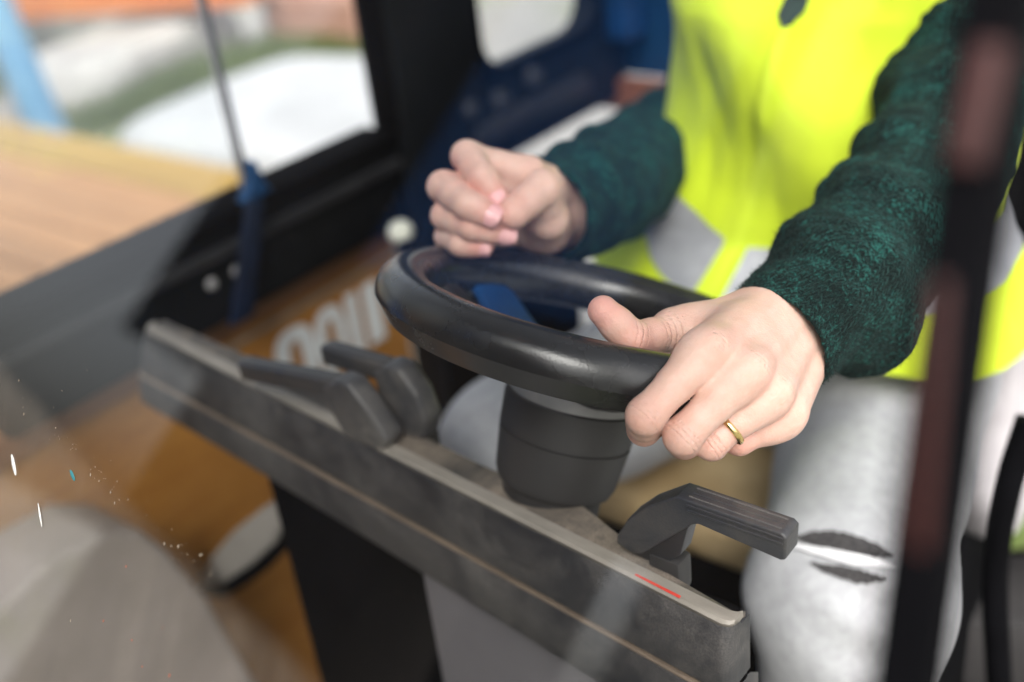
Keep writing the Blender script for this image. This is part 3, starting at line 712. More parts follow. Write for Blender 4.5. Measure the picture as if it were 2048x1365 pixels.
for (y0_, y1_, z0_, z1_) in ((0.290, 0.309, 0.966, 1.052), (0.318, 0.345, 0.972, 1.052)):
    obj('letter', [(-0.5770, y0_, z0_), (-0.5770, y1_, z0_), (-0.5770, y1_, z1_), (-0.5770, y0_, z1_)], [(0, 1, 2, 3)], M['whitepaint'], bd, False)
# lever with a cream knob by the pillar
kn = tube('parking_lever', crom([P(852, 600, 1.17), P(838, 540, 1.16), P(812, 492, 1.15), P(803, 474, 1.15)], 16), [0.008] * 16, M['blackmat'], FL, 12)
kc = P(801, 464, 1.15)
lathe('knob', [(0.0, 0.010), (0.006, 0.009), (0.0115, 0.006), (0.0135, 0.0), (0.0115, -0.006), (0.006, -0.009), (0, -0.010)], kc, (0.2, -0.3, 0.9), M['cream'], kn, 32, angle=80)
box('lever_console', (-0.545, 0.392, 0.86), (-0.40, 0.52, 1.10), M['blackmat'], FL, 0.02, 3)

# solid pale shape in place of a windscreen reflection, and a pedal ------------------------------
hs = extrude('reflection_shape', [(-0.30, 0.985), (-0.235, 1.020), (-0.170, 1.036), (-0.115, 1.032), (-0.080, 1.010), (-0.060, 0.970), (-0.036, 0.890), (-0.010, 0.740), (-0.008, 0.56), (-0.30, 0.56)], -0.565, -0.475, M['palereflection'], FL, 0.012, 4, lambda p: (p[1], p[0], p[2]))
pdl = extrude('pedal', PY([(398, 1176), (418, 1118), (462, 1066), (520, 1020), (556, 1012), (566, 1046), (545, 1090), (500, 1132), (448, 1166)], 0.0), 0.0, 0.02, M['palebeige'], FL, 0.004, 3)
extrude('pedal_rubber', PY([(392, 1192), (404, 1150), (556, 1008), (580, 1040), (562, 1104), (510, 1160), (448, 1200)], 0.006), 0.006, 0.03, M['blackmat'], pdl, 0.004, 3)
ar = box('armrest', (-0.045, -0.16, -0.035), (0.045, 0.16, 0.035), M['leather'], FL, 0.028, 4, Matrix.Translation(P(2040, 760, 1.02)) @ Matrix.Rotation(0.35, 4, 'X'))
tube('grab_handle', crom([P(1990, 860, 1.0), P(1968, 890, 1.0), P(1950, 940, 1.02), P(1946, 1010, 1.04)], 20), [0.011] * 20, M['yellowpaint'], FL, 12)
tube('hose', crom([P(2060, 840, 0.8), P(2015, 980, 0.82), P(1990, 1150, 0.86), P(2000, 1400, 0.9)], 24), [0.010] * 24, M['blackmat'], FL, 12)
box('red_tool_box', (-0.10, -0.06, -0.05), (0.10, 0.06, 0.05), M['cup'], FL, 0.01, 2, Matrix.Translation(P(1990, 1240, 1.25)) @ Matrix.Rotation(0.4, 4, 'Z'))
box('green_cloth', (-0.05, -0.06, -0.02), (0.05, 0.06, 0.02), M['grass'], FL, 0.014, 3, Matrix.Translation(P(1982, 1010, 1.22)) @ Matrix.Rotation(0.7, 4, 'Z'))
# floor, seat -------------------------------------------------------------
box('cab_floor', (-0.57, -0.40, 0.50), (0.30, 0.83, 0.545), M['blackmat'], FL, 0.005)
st_ = box('seat', (-0.27, 0.20, 0.945), (0.05, 0.66, 0.990), M['foam'], FL, 0.018, 4)
box('seat_base', (-0.28, 0.175, 0.55), (0.10, 0.64, 0.944), M['blackmat'], st_, 0.01)
box('seat_back', (-0.26, 0.60, 0.97), (0.14, 0.70, 1.50), M['blackmat'], st_, 0.04, 4)

# windscreen: raked pane, pillars, flecks -----------------------------------------
def gy(z): return -0.283 + 0.55 * (z - 1.30)
pane('windscreen', [(-0.56, gy(0.98), 0.98), (0.262, gy(0.98), 0.98), (0.225, gy(1.95), 1.95), (-0.52, gy(1.95), 1.95)], M['glass'], FL)
a0 = np.array([0.287, gy(1.10) - 0.012, 1.10]); a1 = np.array([0.238, gy(1.95) + 0.02, 1.95])
def bar(name, p0, p1, wx, wy, mat, parent):
    p0 = np.asarray(p0, float); p1 = np.asarray(p1, float); d = p1 - p0; L = np.linalg.norm(d); d /= L
    ex = np.array([1.0, 0, 0]); ex -= d * (ex @ d); ex /= np.linalg.norm(ex); ey = np.cross(d, ex)
    M4 = Matrix(((ex[0], ey[0], d[0], p0[0]), (ex[1], ey[1], d[1], p0[1]), (ex[2], ey[2], d[2], p0[2]), (0, 0, 0, 1)))
    return box(name, (-wx, -wy, 0), (wx, wy, L), mat, parent, min(wx, wy) * 0.35, 3, M4)
p_t, p_b = P(2004, 0, 0.200), P(1908, 700, 0.200)
g_t = p_t + (p_t - p_b) * 8.0; g_b = p_b - (p_t - p_b) * 9.0
pA = bar('guard_post', g_t, g_b, 0.0062, 0.0065, M['blackmat'], FL)
tube('guard_stay', [g_t, np.array([0.40, -0.01, 2.08])], 0.012, M['black'], pA, 12)
tube('guard_stay', [g_b, np.array([0.285, -0.39, 0.53])], 0.012, M['black'], pA, 12)
bar('red_reflection', P(1986, 90, 0.1925), P(1930, 330, 0.1925), 0.0026, 0.0012, M['redreflection'], pA)  # red reflection on the post, painted in as two strips
bar('red_reflection', P(1885, 560, 0.1935), P(1838, 1100, 0.1935), 0.0011, 0.0012, M['redreflection'], pA)
bar('front_pillar', (-0.575, gy(0.98), 0.98), (-0.54, gy(2.0), 2.0), 0.016, 0.02, M['black'], FL)
box('roof_rail', (-0.58, -0.03, 2.05), (0.45, 0.0, 2.10), M['black'], FL, 0.004)
box('roof_rail', (-0.58, 0.86, 2.055), (0.45, 0.90, 2.10), M['black'], FL, 0.004)
for i in range(8):
    box('roof_bar', (-0.56 + i * 0.137, -0.02, 2.101), (-0.52 + i * 0.137, 0.90, 2.125), M['black'], FL, 0.003)
# mast in front of the cab (behind the photographer): what the windscreen mirrors
for x_ in (-1.05, -0.42):
    box('mast_upright', (x_, -1.22, 0.1), (x_ + 0.09, -1.08, 3.0), M['black'], FL, 0.01)
box('mast_crossbar', (-0.955, -1.20, 0.9), (-0.425, -1.14, 1.04), M['orange'], FL, 0.01)
box('mast_reflector', (-0.955, -1.19, 1.85), (-0.425, -1.15, 3.0), M['reflectorblue'], FL, 0.01)  # blue plate added so the rim picks up a blue reflection
# paint flecks on the outside of the glass
def on_glass(x, y):
    d = FWD + RGT * ((x - CX) / FPX) - UPV * ((y - CY) / FPX)
    t = (gy(CAM[2]) - CAM[1]) / (d[1] - 0.55 * d[2]); return CAM + d * t
def fleck(x0, y0, x1, y1, wpx, mat, name='paint_fleck'):
    a_ = on_glass(x0, y0); b_ = on_glass(x1, y1); d = b_ - a_; L = np.linalg.norm(d); d /= L
    nn = np.array([0, -0.876, 0.482]); s_ = np.cross(d, nn); wd = wpx / FPX * 0.6 / 2
    v = [a_ + d * L * (0.5 - 0.5 * math.cos(t)) + s_ * wd * math.sin(t) + nn * 0.0006 for t in np.linspace(0, 2 * math.pi, 13)[:-1]]
    v += [(a_ + b_) / 2 + nn * 0.0011]
    return obj(name, v, [(i, (i + 1) % 12, 12) for i in range(12)], mat, FL)
fleck(25, 908, 34, 952, 11, M['specw']); fleck(78, 1005, 86, 1055, 5, M['specw']); fleck(142, 940, 152, 962, 9, M['spect'])
vv_, ff_ = [], []
for i in range(80):
    x = random.gauss(150, 130); y = 690 + random.random() * 660
    if i < 60:
        s = random.random(); x = 30 + s * 390 + random.gauss(0, 12); y = 790 + s * 350 + random.gauss(0, 14)
    c_ = on_glass(x, y); r_ = (0.5 + 1.3 * random.random() ** 3) / FPX * 0.6
    e_ = np.array([1.0, 0, 0]); q_ = np.array([0, 0.482, 0.876]); k0 = len(vv_); el = 1 + random.random() * 1.5
    for j in range(6):
        t = j * math.pi / 3; vv_.append(c_ + e_ * r_ * math.cos(t) + q_ * r_ * el * math.sin(t) + np.array([0, -0.876, 0.482]) * 0.0005)
    ff_.append(tuple(range(k0, k0 + 6)))
sd = obj('dust_specks', vv_, ff_, M['dustspeck'], FL, False); sd['kind'] = 'stuff'
vv_, ff_ = [], []
for i in range(6):
    x = random.gauss(330, 90); y = 1120 + random.random() * 240
    a_ = on_glass(x, y); d = np.array([0.1, 0.48, 0.87]); s_ = np.array([1.0, 0, 0]) ; L = (2 + 5 * random.random()) / FPX * 0.6; wd = 0.9 / FPX * 0.6; k0 = len(vv_)
    nn = np.array([0, -0.876, 0.482]) * 0.0005
    vv_ += [a_ - s_ * wd + nn, a_ + s_ * wd + nn, a_ + s_ * wd + d * L + nn, a_ - s_ * wd + d * L + nn]; ff_.append((k0, k0 + 1, k0 + 2, k0 + 3))
sd = obj('rust_specks', vv_, ff_, M['specr'], FL, False); sd['kind'] = 'stuff'

# ------------------------------------------------------------------ the driver
PERSON = thing('person', (-0.06, 0.42, 0.965), 'person in yellow hi-vis vest and green knitted jumper gripping the steering wheel', 'person')

def lerp(a, b, t): return a + (b - a) * t
def build_hand(J, fingers, palm, extra, lo_pad, h=0.0009, kf=0.0012, kp=0.0045):
    """fingers: list of chains [(joint, radius) ...]; palm: capsules (a, b, ra, rb, k); extra: callable(sdf, grid)"""
    allp = np.array([J[n_] for n_ in J])
    S = SDF(allp.min(0) - lo_pad, allp.max(0) + lo_pad, h)
    pg = S.blank()
    for a, b, ra, rb, k in palm: S.capsule(pg, J[a] if isinstance(a, str) else a, J[b] if isinstance(b, str) else b, ra, rb, k)
    for ch in fingers[:4]:
        a, ra = ch[0]; b, rb = ch[1]
        S.capsule(pg, J[a], lerp(J[a], J[b], 0.26), ra * 0.94, lerp(ra, rb, 0.26) * 0.92, 0.0065)
    if extra: extra(S, pg)
    tot = None
    for ch in fingers:
        g_ = S.blank()
        for (a, ra), (b, rb) in zip(ch[:-1], ch[1:]):
            mid = (J[a] + J[b]) / 2; rm_ = 0.46 * (ra + rb) if np.linalg.norm(J[a] - J[b]) > 0.028 else 0.5 * (ra + rb)
            S.capsule(g_, J[a], mid, ra, rm_, 0.0035); S.capsule(g_, mid, J[b], rm_, rb, 0.0035)
        tot = g_ if tot is None else S.smin(tot, g_, kf)
    res = S.smin(pg, tot, kp)
    V, F = S.mesh(res)
    V = smooth_verts(V, F, 2)
    return V, F

# ---- left hand on the rim
J = {}
J['wr'] = P(1566, 668, 0.5980); J['fa'] = P(1662, 580, 0.6320)
J['im'] = P(1412, 703, 0.5295); J['ip'] = P(1291, 832, 0.5205); J['id'] = P(1288, 858, 0.5430); J['it'] = P(1312, 842, 0.5600)
J['mm'] = P(1488, 746, 0.5300); J['mp'] = P(1366, 872, 0.5250); J['md'] = P(1369, 884, 0.5510); J['mt'] = P(1392, 862, 0.5680)
J['rm'] = P(1537, 792, 0.5410); J['rp'] = P(1421, 884, 0.5390); J['rd'] = P(1424, 890, 0.5640); J['rt'] = P(1446, 866, 0.5790)
J['pm'] = P(1566, 836, 0.5580); J['pp'] = P(1478, 880, 0.5570); J['pd'] = P(1475, 880, 0.5760); J['pt'] = P(1490, 860, 0.5890)
J['tc'] = P(1488, 634, 0.5900); J['tm'] = P(1345, 667, 0.5740); J['ti'] = P(1263, 678, 0.5555); J['tt'] = P(1206, 622, 0.5520)
wd_ = (J['pm'] - J['im']); wd_ /= np.linalg.norm(wd_)
bi = J['wr'] - wd_ * 0.016; bm_ = J['wr'] - wd_ * 0.005; br = J['wr'] + wd_ * 0.006; bp = J['wr'] + wd_ * 0.016
up_ = np.cross(wd_, J['mm'] - J['wr']); up_ /= np.linalg.norm(up_)
if up_ @ FWD > 0: up_ = -up_          # out of the back of the hand
dn = -up_
fingers = [
    [('im', 0.0100), ('ip', 0.0088), ('id', 0.0078), ('it', 0.0066)],
    [('mm', 0.0102), ('mp', 0.0089), ('md', 0.0080), ('mt', 0.0068)],
    [('rm', 0.0096), ('rp', 0.0083), ('rd', 0.0075), ('rt', 0.0065)],
    [('pm', 0.0086), ('pp', 0.0073), ('pd', 0.0066), ('pt', 0.0058)],
    [('tc', 0.0115), ('tm', 0.0098), ('ti', 0.0088), ('tt', 0.0076)]]
o_ = dn * 0.004
palm = [(bi + o_, J['im'] + o_, 0.0135, 0.0112, 0.010), (bm_ + o_, J['mm'] + o_, 0.0140, 0.0115, 0.010), (br + o_, J['rm'] + o_, 0.0138, 0.0110, 0.010), (bp + o_, J['pm'] + o_, 0.0130, 0.0102, 0.010),
        (J['wr'] - wd_ * 0.010, J['fa'] - wd_ * 0.009, 0.0190, 0.0200, 0.010), (J['wr'] + wd_ * 0.010, J['fa'] + wd_ * 0.009, 0.0185, 0.0200, 0.010),
        (J['tc'], J['tm'], 0.0130, 0.0100, 0.010), (lerp(bi, J['im'], 0.45) + dn * 0.004, lerp(J['tc'], J['tm'], 0.72), 0.0115, 0.0095, 0.012)]
def extra_l(S, g_):
    for k_, r_ in (('im', 0.0082), ('mm', 0.0088), ('rm', 0.0082), ('pm', 0.0074)):
        S.capsule(g_, J[k_] + up_ * 0.0052, J[k_] + up_ * 0.0052 + (J['wr'] - J[k_]) * 0.02, r_ * 0.86, r_ * 0.8, 0.0045)
    for k_, b_ in (('im', bi), ('mm', bm_), ('rm', br), ('pm', bp)):       # flat back of the hand
        S.capsule(g_, lerp(J[k_], b_, 0.12) + up_ * 0.0010, b_ + up_ * 0.0050, 0.0102, 0.0140, 0.008)
    for k_, b_ in (('im', bi), ('mm', bm_), ('rm', br), ('pm', bp)):       # extensor tendons
        S.capsule(g_, J[k_] + up_ * 0.0072, lerp(J[k_], b_, 0.80) + up_ * 0.0150, 0.0030, 0.0020, 0.006)
    S.capsule(g_, lerp(J['tm'], J['tc'], 0.15) + UPV * 0.002, J['tm'] + UPV * 0.003, 0.0088, 0.0088, 0.006)
VL, FLf = build_hand(J, fingers, palm, extra_l, 0.028)
def blush_crease(V, spots, creases):
    b = np.zeros(len(V)); c = np.zeros(len(V))
    for p_, r_, a_ in spots: b = np.maximum(b, a_ * np.exp(-((V - p_) ** 2).sum(1) / (r_ * r_)))
    for p_, ax_, gap, wdt, nl in creases:
        ax_ = ax_ / np.linalg.norm(ax_); q = V - p_; s_ = q @ ax_; rr = np.sqrt(np.maximum((q ** 2).sum(1) - s_ * s_, 0))
        near = np.exp(-(np.abs(s_) / (gap * nl)) ** 4) * (rr < wdt)
        c = np.maximum(c, near * np.maximum(0, np.cos(math.pi * 2 * s_ / gap)) ** 8)
    return b, c
spotsL = [(J['tt'], 0.011, 0.75), (J['ti'] - UPV * 0.006, 0.016, 0.55), (J['ip'] + FWD * -0.004, 0.010, 0.30), (J['id'], 0.012, 0.45), (J['md'], 0.013, 0.55), (J['rd'], 0.012, 0.6), (J['pp'], 0.012, 0.6),
          (lerp(J['im'], J['mm'], 0.5) + dn * 0.002, 0.010, 0.45), (lerp(J['mm'], J['rm'], 0.5), 0.009, 0.45), (lerp(J['rm'], J['pm'], 0.5), 0.009, 0.45), (J['mp'], 0.011, 0.35), (J['rp'], 0.011, 0.4)]
creasesL = [(J['ip'], J['ip'] - J['im'], 0.0024, 0.011, 1.6), (J['mp'], J['mp'] - J['mm'], 0.0024, 0.011, 1.6), (J['rp'], J['rp'] - J['rm'], 0.0024, 0.010, 1.6),
            (lerp(J['tm'], J['ti'], 0.25), J['ti'] - J['tm'], 0.0030, 0.013, 2.2), (J['ti'], J['tt'] - J['tm'], 0.0035, 0.012, 1.0), (J['im'] + up_ * 0.006, J['ip'] - J['im'], 0.0020, 0.008, 2.0), (J['mm'] + up_ * 0.006, J['mp'] - J['mm'], 0.0020, 0.008, 2.0), (J['rm'] + up_ * 0.006, J['rp'] - J['rm'], 0.0020, 0.007, 2.0)]
bL, cL = blush_crease(VL, spotsL, creasesL)
JL = dict(J)

# ---- right hand, loosely closed, finger tips against the thumb
J = {}
J['wr'] = P(1128, 424, 0.775); J['fa'] = P(1215, 382, 0.825)
J['im'] = P(1056, 350, 0.712); J['ip'] = P(934, 313, 0.695); J['id'] = P(963, 355, 0.680); J['it'] = P(991, 392, 0.681)
J['mm'] = P(1030, 385, 0.716); J['mp'] = P(887, 374, 0.690); J['md'] = P(933, 408, 0.671); J['mt'] = P(982, 432, 0.671)
J['rm'] = P(1012, 424, 0.722); J['rp'] = P(892, 432, 0.695); J['rd'] = P(944, 454, 0.679); J['rt'] = P(1010, 467, 0.684)
J['pm'] = P(1000, 458, 0.732); J['pp'] = P(898, 474, 0.705); J['pd'] = P(922, 487, 0.690); J['pt'] = P(966, 491, 0.688)
J['tc'] = P(1092, 460, 0.752); J['tm'] = P(1094, 436, 0.716); J['ti'] = P(1084, 378, 0.692); J['tt'] = P(1026, 426, 0.676)
wd_ = (J['pm'] - J['im']); wd_ /= np.linalg.norm(wd_)
fingers = [
    [('im', 0.0105), ('ip', 0.0096), ('id', 0.0086), ('it', 0.0075)],
    [('mm', 0.0107), ('mp', 0.0097), ('md', 0.0088), ('mt', 0.0077)],
    [('rm', 0.0102), ('rp', 0.0090), ('rd', 0.0082), ('rt', 0.0072)],
    [('pm', 0.0096), ('pp', 0.0086), ('pd', 0.0078), ('pt', 0.0070)],
    [('tc', 0.0130), ('tm', 0.0122), ('ti', 0.0114), ('tt', 0.0102)]]
palm = [(J['wr'] - wd_ * 0.014, J['im'], 0.014, 0.011, 0.01), (J['wr'] - wd_ * 0.004, J['mm'], 0.015, 0.0115, 0.01), (J['wr'] + wd_ * 0.006, J['rm'], 0.015, 0.011, 0.01), (J['wr'] + wd_ * 0.014, J['pm'], 0.015, 0.011, 0.01),
        (J['wr'] - wd_ * 0.009, J['fa'] - wd_ * 0.009, 0.019, 0.020, 0.01), (J['wr'] + wd_ * 0.009, J['fa'] + wd_ * 0.009, 0.0185, 0.020, 0.01),
        (J['wr'], J['tc'], 0.016, 0.014, 0.01), (J['tc'], J['tm'], 0.0145, 0.0115, 0.01), (lerp(J['wr'], J['im'], 0.6), J['tm'], 0.011, 0.010, 0.01)]
VR, FRf = build_hand(J, fingers, palm, None, 0.028, 0.0011)
spotsR = [(J['it'], 0.010, 0.9), (J['mt'], 0.011, 0.8), (J['rt'], 0.011, 0.9), (J['pt'], 0.010, 0.9), (J['tt'], 0.011, 0.5), (lerp(J['ip'], J['mp'], 0.5), 0.010, 0.5), (lerp(J['mp'], J['rp'], 0.5), 0.010, 0.4),
          (lerp(J['id'], J['md'], 0.5), 0.010, 0.5), (lerp(J['md'], J['rd'], 0.5), 0.010, 0.5)]
bR, cR = blush_crease(VR, spotsR, [])
JR = dict(J)

# ---- rest of the body, under the clothes
SHL = np.array([0.120, 0.415, 1.475]); SHR = np.array([-0.200, 0.540, 1.475])
ELL = P(1880, 290, 0.762); UAL = P(1936, 115, 0.803); ELR = P(1400, 235, 1.24)
HIPL = np.array([0.015, 0.42, 1.035]); HIPR = np.array([-0.150, 0.42, 1.035])
KNL = np.array([0.110, 0.106, 1.062]); KNR = np.array([-0.172, 0.100, 1.092])
ANL = np.array([0.120, 0.110, 0.64]); ANR = np.array([-0.190, 0.060, 0.66])
S = SDF((-0.36, -0.05, 0.53), (0.36, 0.68, 1.95), 0.008)
g_ = S.g; k = 0.03
for a, b, ra, rb in [(JL['fa'], ELL, 0.024, 0.034), (ELL, UAL, 0.026, 0.030), (UAL, SHL, 0.030, 0.030), (JR['fa'], ELR, 0.024, 0.034), (ELR, P(1450, 90, 1.27), 0.026, 0.028), (P(1450, 90, 1.27), SHR, 0.028, 0.030), (SHR, (-0.06, 0.45, 1.44), 0.030, 0.03), (SHL, (-0.0, 0.43, 1.44), 0.03, 0.03),
                     ((-0.03, 0.43, 1.38), (-0.07, 0.43, 1.06), 0.085, 0.085), ((-0.07, 0.43, 1.40), (0.01, 0.43, 1.40), 0.075, 0.075), (HIPL, HIPR, 0.075, 0.075),
                     (HIPL, KNL, 0.075, 0.046), (KNL, ANL, 0.044, 0.034), (HIPR, KNR, 0.075, 0.046), (KNR, ANR, 0.044, 0.034),
                     (ANL, ANL + np.array([0.02, -0.14, -0.07]), 0.032, 0.03), (ANR, ANR + np.array([-0.02, -0.08, -0.07]), 0.032, 0.03),
                     ((-0.058, 0.43, 1.50), (-0.058, 0.405, 1.62), 0.052, 0.05), ((-0.058, 0.385, 1.66), (-0.058, 0.36, 1.655), 0.055, 0.045)]:
    S.capsule(g_, a, b, ra, rb, k)
S.ellipsoid(g_, (-0.058, 0.405, 1.745), np.eye(3), (0.074, 0.095, 0.115), 0.02)
S.capsule(g_, (-0.058, 0.312, 1.745), (-0.058, 0.292, 1.715), 0.010, 0.014, 0.012)
for s_ in (-1, 1):
    S.ellipsoid(g_, (-0.058 + s_ * 0.076, 0.42, 1.735), np.eye(3), (0.012, 0.018, 0.032), 0.008)
VB, FB = S.mesh(g_)
bodyV = np.vstack([VL, VR, VB]); bodyF = np.vstack([FLf, FRf + len(VL), FB + len(VL) + len(VR)])
body = obj('body', bodyV, bodyF, M['skin'], PERSON)
for nm, arr in (('blush', np.concatenate([bL, bR, np.zeros(len(VB))])), ('crease', np.concatenate([cL, cR, np.zeros(len(VB))]))):
    at_ = body.data.attributes.new(nm, 'FLOAT', 'POINT'); at_.data.foreach_set('value', arr.astype(np.float32))
# hair, out of frame above
S = SDF((-0.20, 0.26, 1.50), (0.09, 0.60, 1.93), 0.008); g_ = S.g
S.ellipsoid(g_, (-0.058, 0.425, 1.765), np.eye(3), (0.086, 0.100, 0.118), 0.02); S.capsule(g_, (-0.058, 0.50, 1.72), (-0.058, 0.52, 1.60), 0.05, 0.03, 0.03)
V, F = S.mesh(g_); V = V[:]; keep = ~((V[F].mean(1)[:, 1] < 0.355) & (V[F].mean(1)[:, 2] < 1.80)); obj('hair', V, F[keep], M['hair'], PERSON)
# finger nails of the closed hand
def nail(tip, base, outward, w_, l_, parent):
    d = tip - base; d /= np.linalg.norm(d); o = outward - d * (outward @ d); o /= np.linalg.norm(o); s_ = np.cross(d, o)
    v = []; f = []
    for i in range(6):
        for j in range(7):
            u_ = i / 5; a = (j / 6 - 0.5) * 2.1
            wq = w_ * (1 - 0.25 * (abs(u_ - 0.45) * 2) ** 3)
            v.append(tip + d * (u_ - 0.45) * l_ + s_ * wq * math.sin(a) + o * (w_ * 1.02 * math.cos(a) + 0.0002))
    for i in range(5):
        for j in range(6): f.append((i * 7 + j, i * 7 + j + 1, (i + 1) * 7 + j + 1, (i + 1) * 7 + j))
    return obj('fingernail', v, f, M['nail'], parent)
nail(JR['pt'], JR['pd'], -UPV * 0.8 - FWD * 0.6, 0.0070, 0.010, body)
nail(JR['mt'], JR['md'], -UPV * 0.1 - FWD * 1.0 + RGT * 0.2, 0.0080, 0.011, body)
nail(JR['rt'], JR['rd'], -UPV * 0.5 - FWD * 0.9, 0.0075, 0.011, body)
nail(JR['it'], JR['id'], UPV * 0.1 - FWD * 0.8 - RGT * 0.4, 0.0078, 0.010, body)
# gold ring on the left ring finger
rc = lerp(JL['rm'], JL['rp'], 0.70); ra_ = JL['rp'] - JL['rm']; ra_ /= np.linalg.norm(ra_); rr_ = 0.0090
ra_ = ra_ + RGT * 0.10; ra_ /= np.linalg.norm(ra_)
lathe('gold_ring', [(rr_, -0.0016), (rr_ + 0.0009, -0.0013), (rr_ + 0.0013, 0), (rr_ + 0.0009, 0.0013), (rr_, 0.0016), (rr_ - 0.0004, 0)], rc, ra_, M['gold'], PERSON, 48, True, 60)

# ---- jumper: two sleeves and a trunk
def sleeve(path, rad, flat, folds, seed, nseg=96, nlen=150, cuff_turn=0.004, bulge=None):
    pts = crom(path, nlen); rr = np.interp(np.linspace(0, 1, nlen), np.linspace(0, 1, len(rad)), rad)
    T, N, B = frames(pts); L = np.concatenate([[0], np.cumsum(np.linalg.norm(np.diff(pts, axis=0), axis=1))])
    v = []; uv = []; f = []
    rows = [(0, -1)] + [(i, 0) for i in range(nlen)]
    for i, inner in rows:
        for j in range(nseg + 1):
            a = 2 * math.pi * j / nseg
            d = N[i] * math.cos(a) + B[i] * math.sin(a)
            p0 = pts[i] + d * rr[i]
            fo = 0.0
            for (amp, wl, ph, tilt) in folds:
                s_ = L[i] / wl + tilt * math.sin(a + ph) + ph
                fo += amp * (math.sin(2 * math.pi * s_)) * (0.55 + 0.45 * math.cos(a * 1.0 + ph * 2.3)) * min(1, L[i] / 0.035)
            nz_ = noise.noise(Vector(p0 * 38 + seed)) * 0.0045 + noise.noise(Vector(p0 * 110 + seed)) * 0.0014
            if bulge is not None:
                for bd_, bl, bw, ba in bulge:
                    fo += ba * math.exp(-((L[i] - bl) / bw) ** 2) * max(0.0, float(d @ bd_)) ** 2
            r_ = rr[i] + fo + nz_ * min(1.0, 0.4 + L[i] / 0.06)
            if inner: r_ = rr[0] - cuff_turn - 0.002
            elif i == 0: r_ = rr[0] - 0.0012 + noise.noise(Vector(p0 * 260)) * 0.0010
            p = pts[i] + d * r_
            if inner: p = p + T[0] * 0.012
            v.append(p); uv.append((j / nseg * 62.0, (L[i] if not inner else -0.01) / 0.0042))
    w_ = nseg + 1
    for i in range(len(rows) - 1):
        for j in range(nseg): f.append((i * w_ + j, i * w_ + j + 1, (i + 1) * w_ + j + 1, (i + 1) * w_ + j))
    return np.array(v), f, np.array(uv), pts
_bd = (-UPV * 0.95 + RGT * 0.25); _bd = _bd / np.linalg.norm(_bd)
pL = [lerp(JL['wr'], JL['fa'], -0.16), P(1607, 632, 0.606), P(1672, 575, 0.630), P(1745, 500, 0.665), P(1825, 400, 0.715), P(1885, 265, 0.770), P(1940, 110, 0.805), SHL, np.array([0.03, 0.43, 1.47])]
vL_, fL_, uL_, cenL = sleeve(pL, [0.0315, 0.0345, 0.0410, 0.0455, 0.0475, 0.0490, 0.0530, 0.0600, 0.0600], 1, [(0.0028, 0.075, 0.4, 0.35), (0.0010, 0.0125, 0.9, 0.3)], 3.0, 96, 260, 0.004, [(_bd, 0.072, 0.016, 0.020), (_bd, 0.036, 0.012, -0.004)])
pR = [P(1080, 434, 0.742), P(1128, 412, 0.775), P(1200, 380, 0.83), P(1278, 330, 0.985), P(1345, 280, 1.15), P(1415, 215, 1.25), P(1450, 90, 1.27), SHR, np.array([-0.08, 0.46, 1.47])]
vR_, fR_, uR_, cenR = sleeve(pR, [0.0350, 0.038, 0.042, 0.048, 0.051, 0.053, 0.054, 0.058, 0.058], 1, [(0.0030, 0.065, 0.2, 0.4), (0.0010, 0.0125, 1.2, 0.3)], 9.0, 72, 110)
# trunk
def torso_sec(z):
    zs = [0.96, 1.02, 1.10, 1.20, 1.30, 1.40, 1.47, 1.52]
    cx_ = np.interp(z, zs, [-0.080, -0.082, -0.080, -0.062, -0.036, -0.022, -0.018, -0.018])
    cy_ = np.interp(z, zs, [0.40, 0.39, 0.385, 0.395, 0.405, 0.415, 0.425, 0.43])
    a_ = np.interp(z, zs, [0.190, 0.185, 0.168, 0.142, 0.140, 0.152, 0.140, 0.085]); b_ = np.interp(z, zs, [0.155, 0.150, 0.142, 0.128, 0.128, 0.128, 0.100, 0.065])
    return cx_, cy_, a_, b_
tv, tf, tu = [], [], []
zz = np.linspace(1.15, 1.53, 40)
for i, z in enumerate(zz):
    c_ = torso_sec(z)
    for j in range(65):
        a = 2 * math.pi * j / 64; tv.append((c_[0] + (c_[2] - 0.012) * math.cos(a), c_[1] + (c_[3] - 0.012) * math.sin(a), z)); tu.append((j * 4.0, z / 0.0042))
for i in range(39):
    for j in range(64): tf.append((i * 65 + j, i * 65 + j + 1, (i + 1) * 65 + j + 1, (i + 1) * 65 + j))
jv = np.vstack([vL_, vR_, np.array(tv)]); nf = len(vL_)
jf = fL_ + [tuple(q + nf for q in x) for x in fR_] + [tuple(q + nf + len(vR_) for q in x) for x in tf]
jumper = obj('jumper', jv, jf, M['knit'], PERSON, True, np.vstack([uL_, uR_, np.array(tu)]))
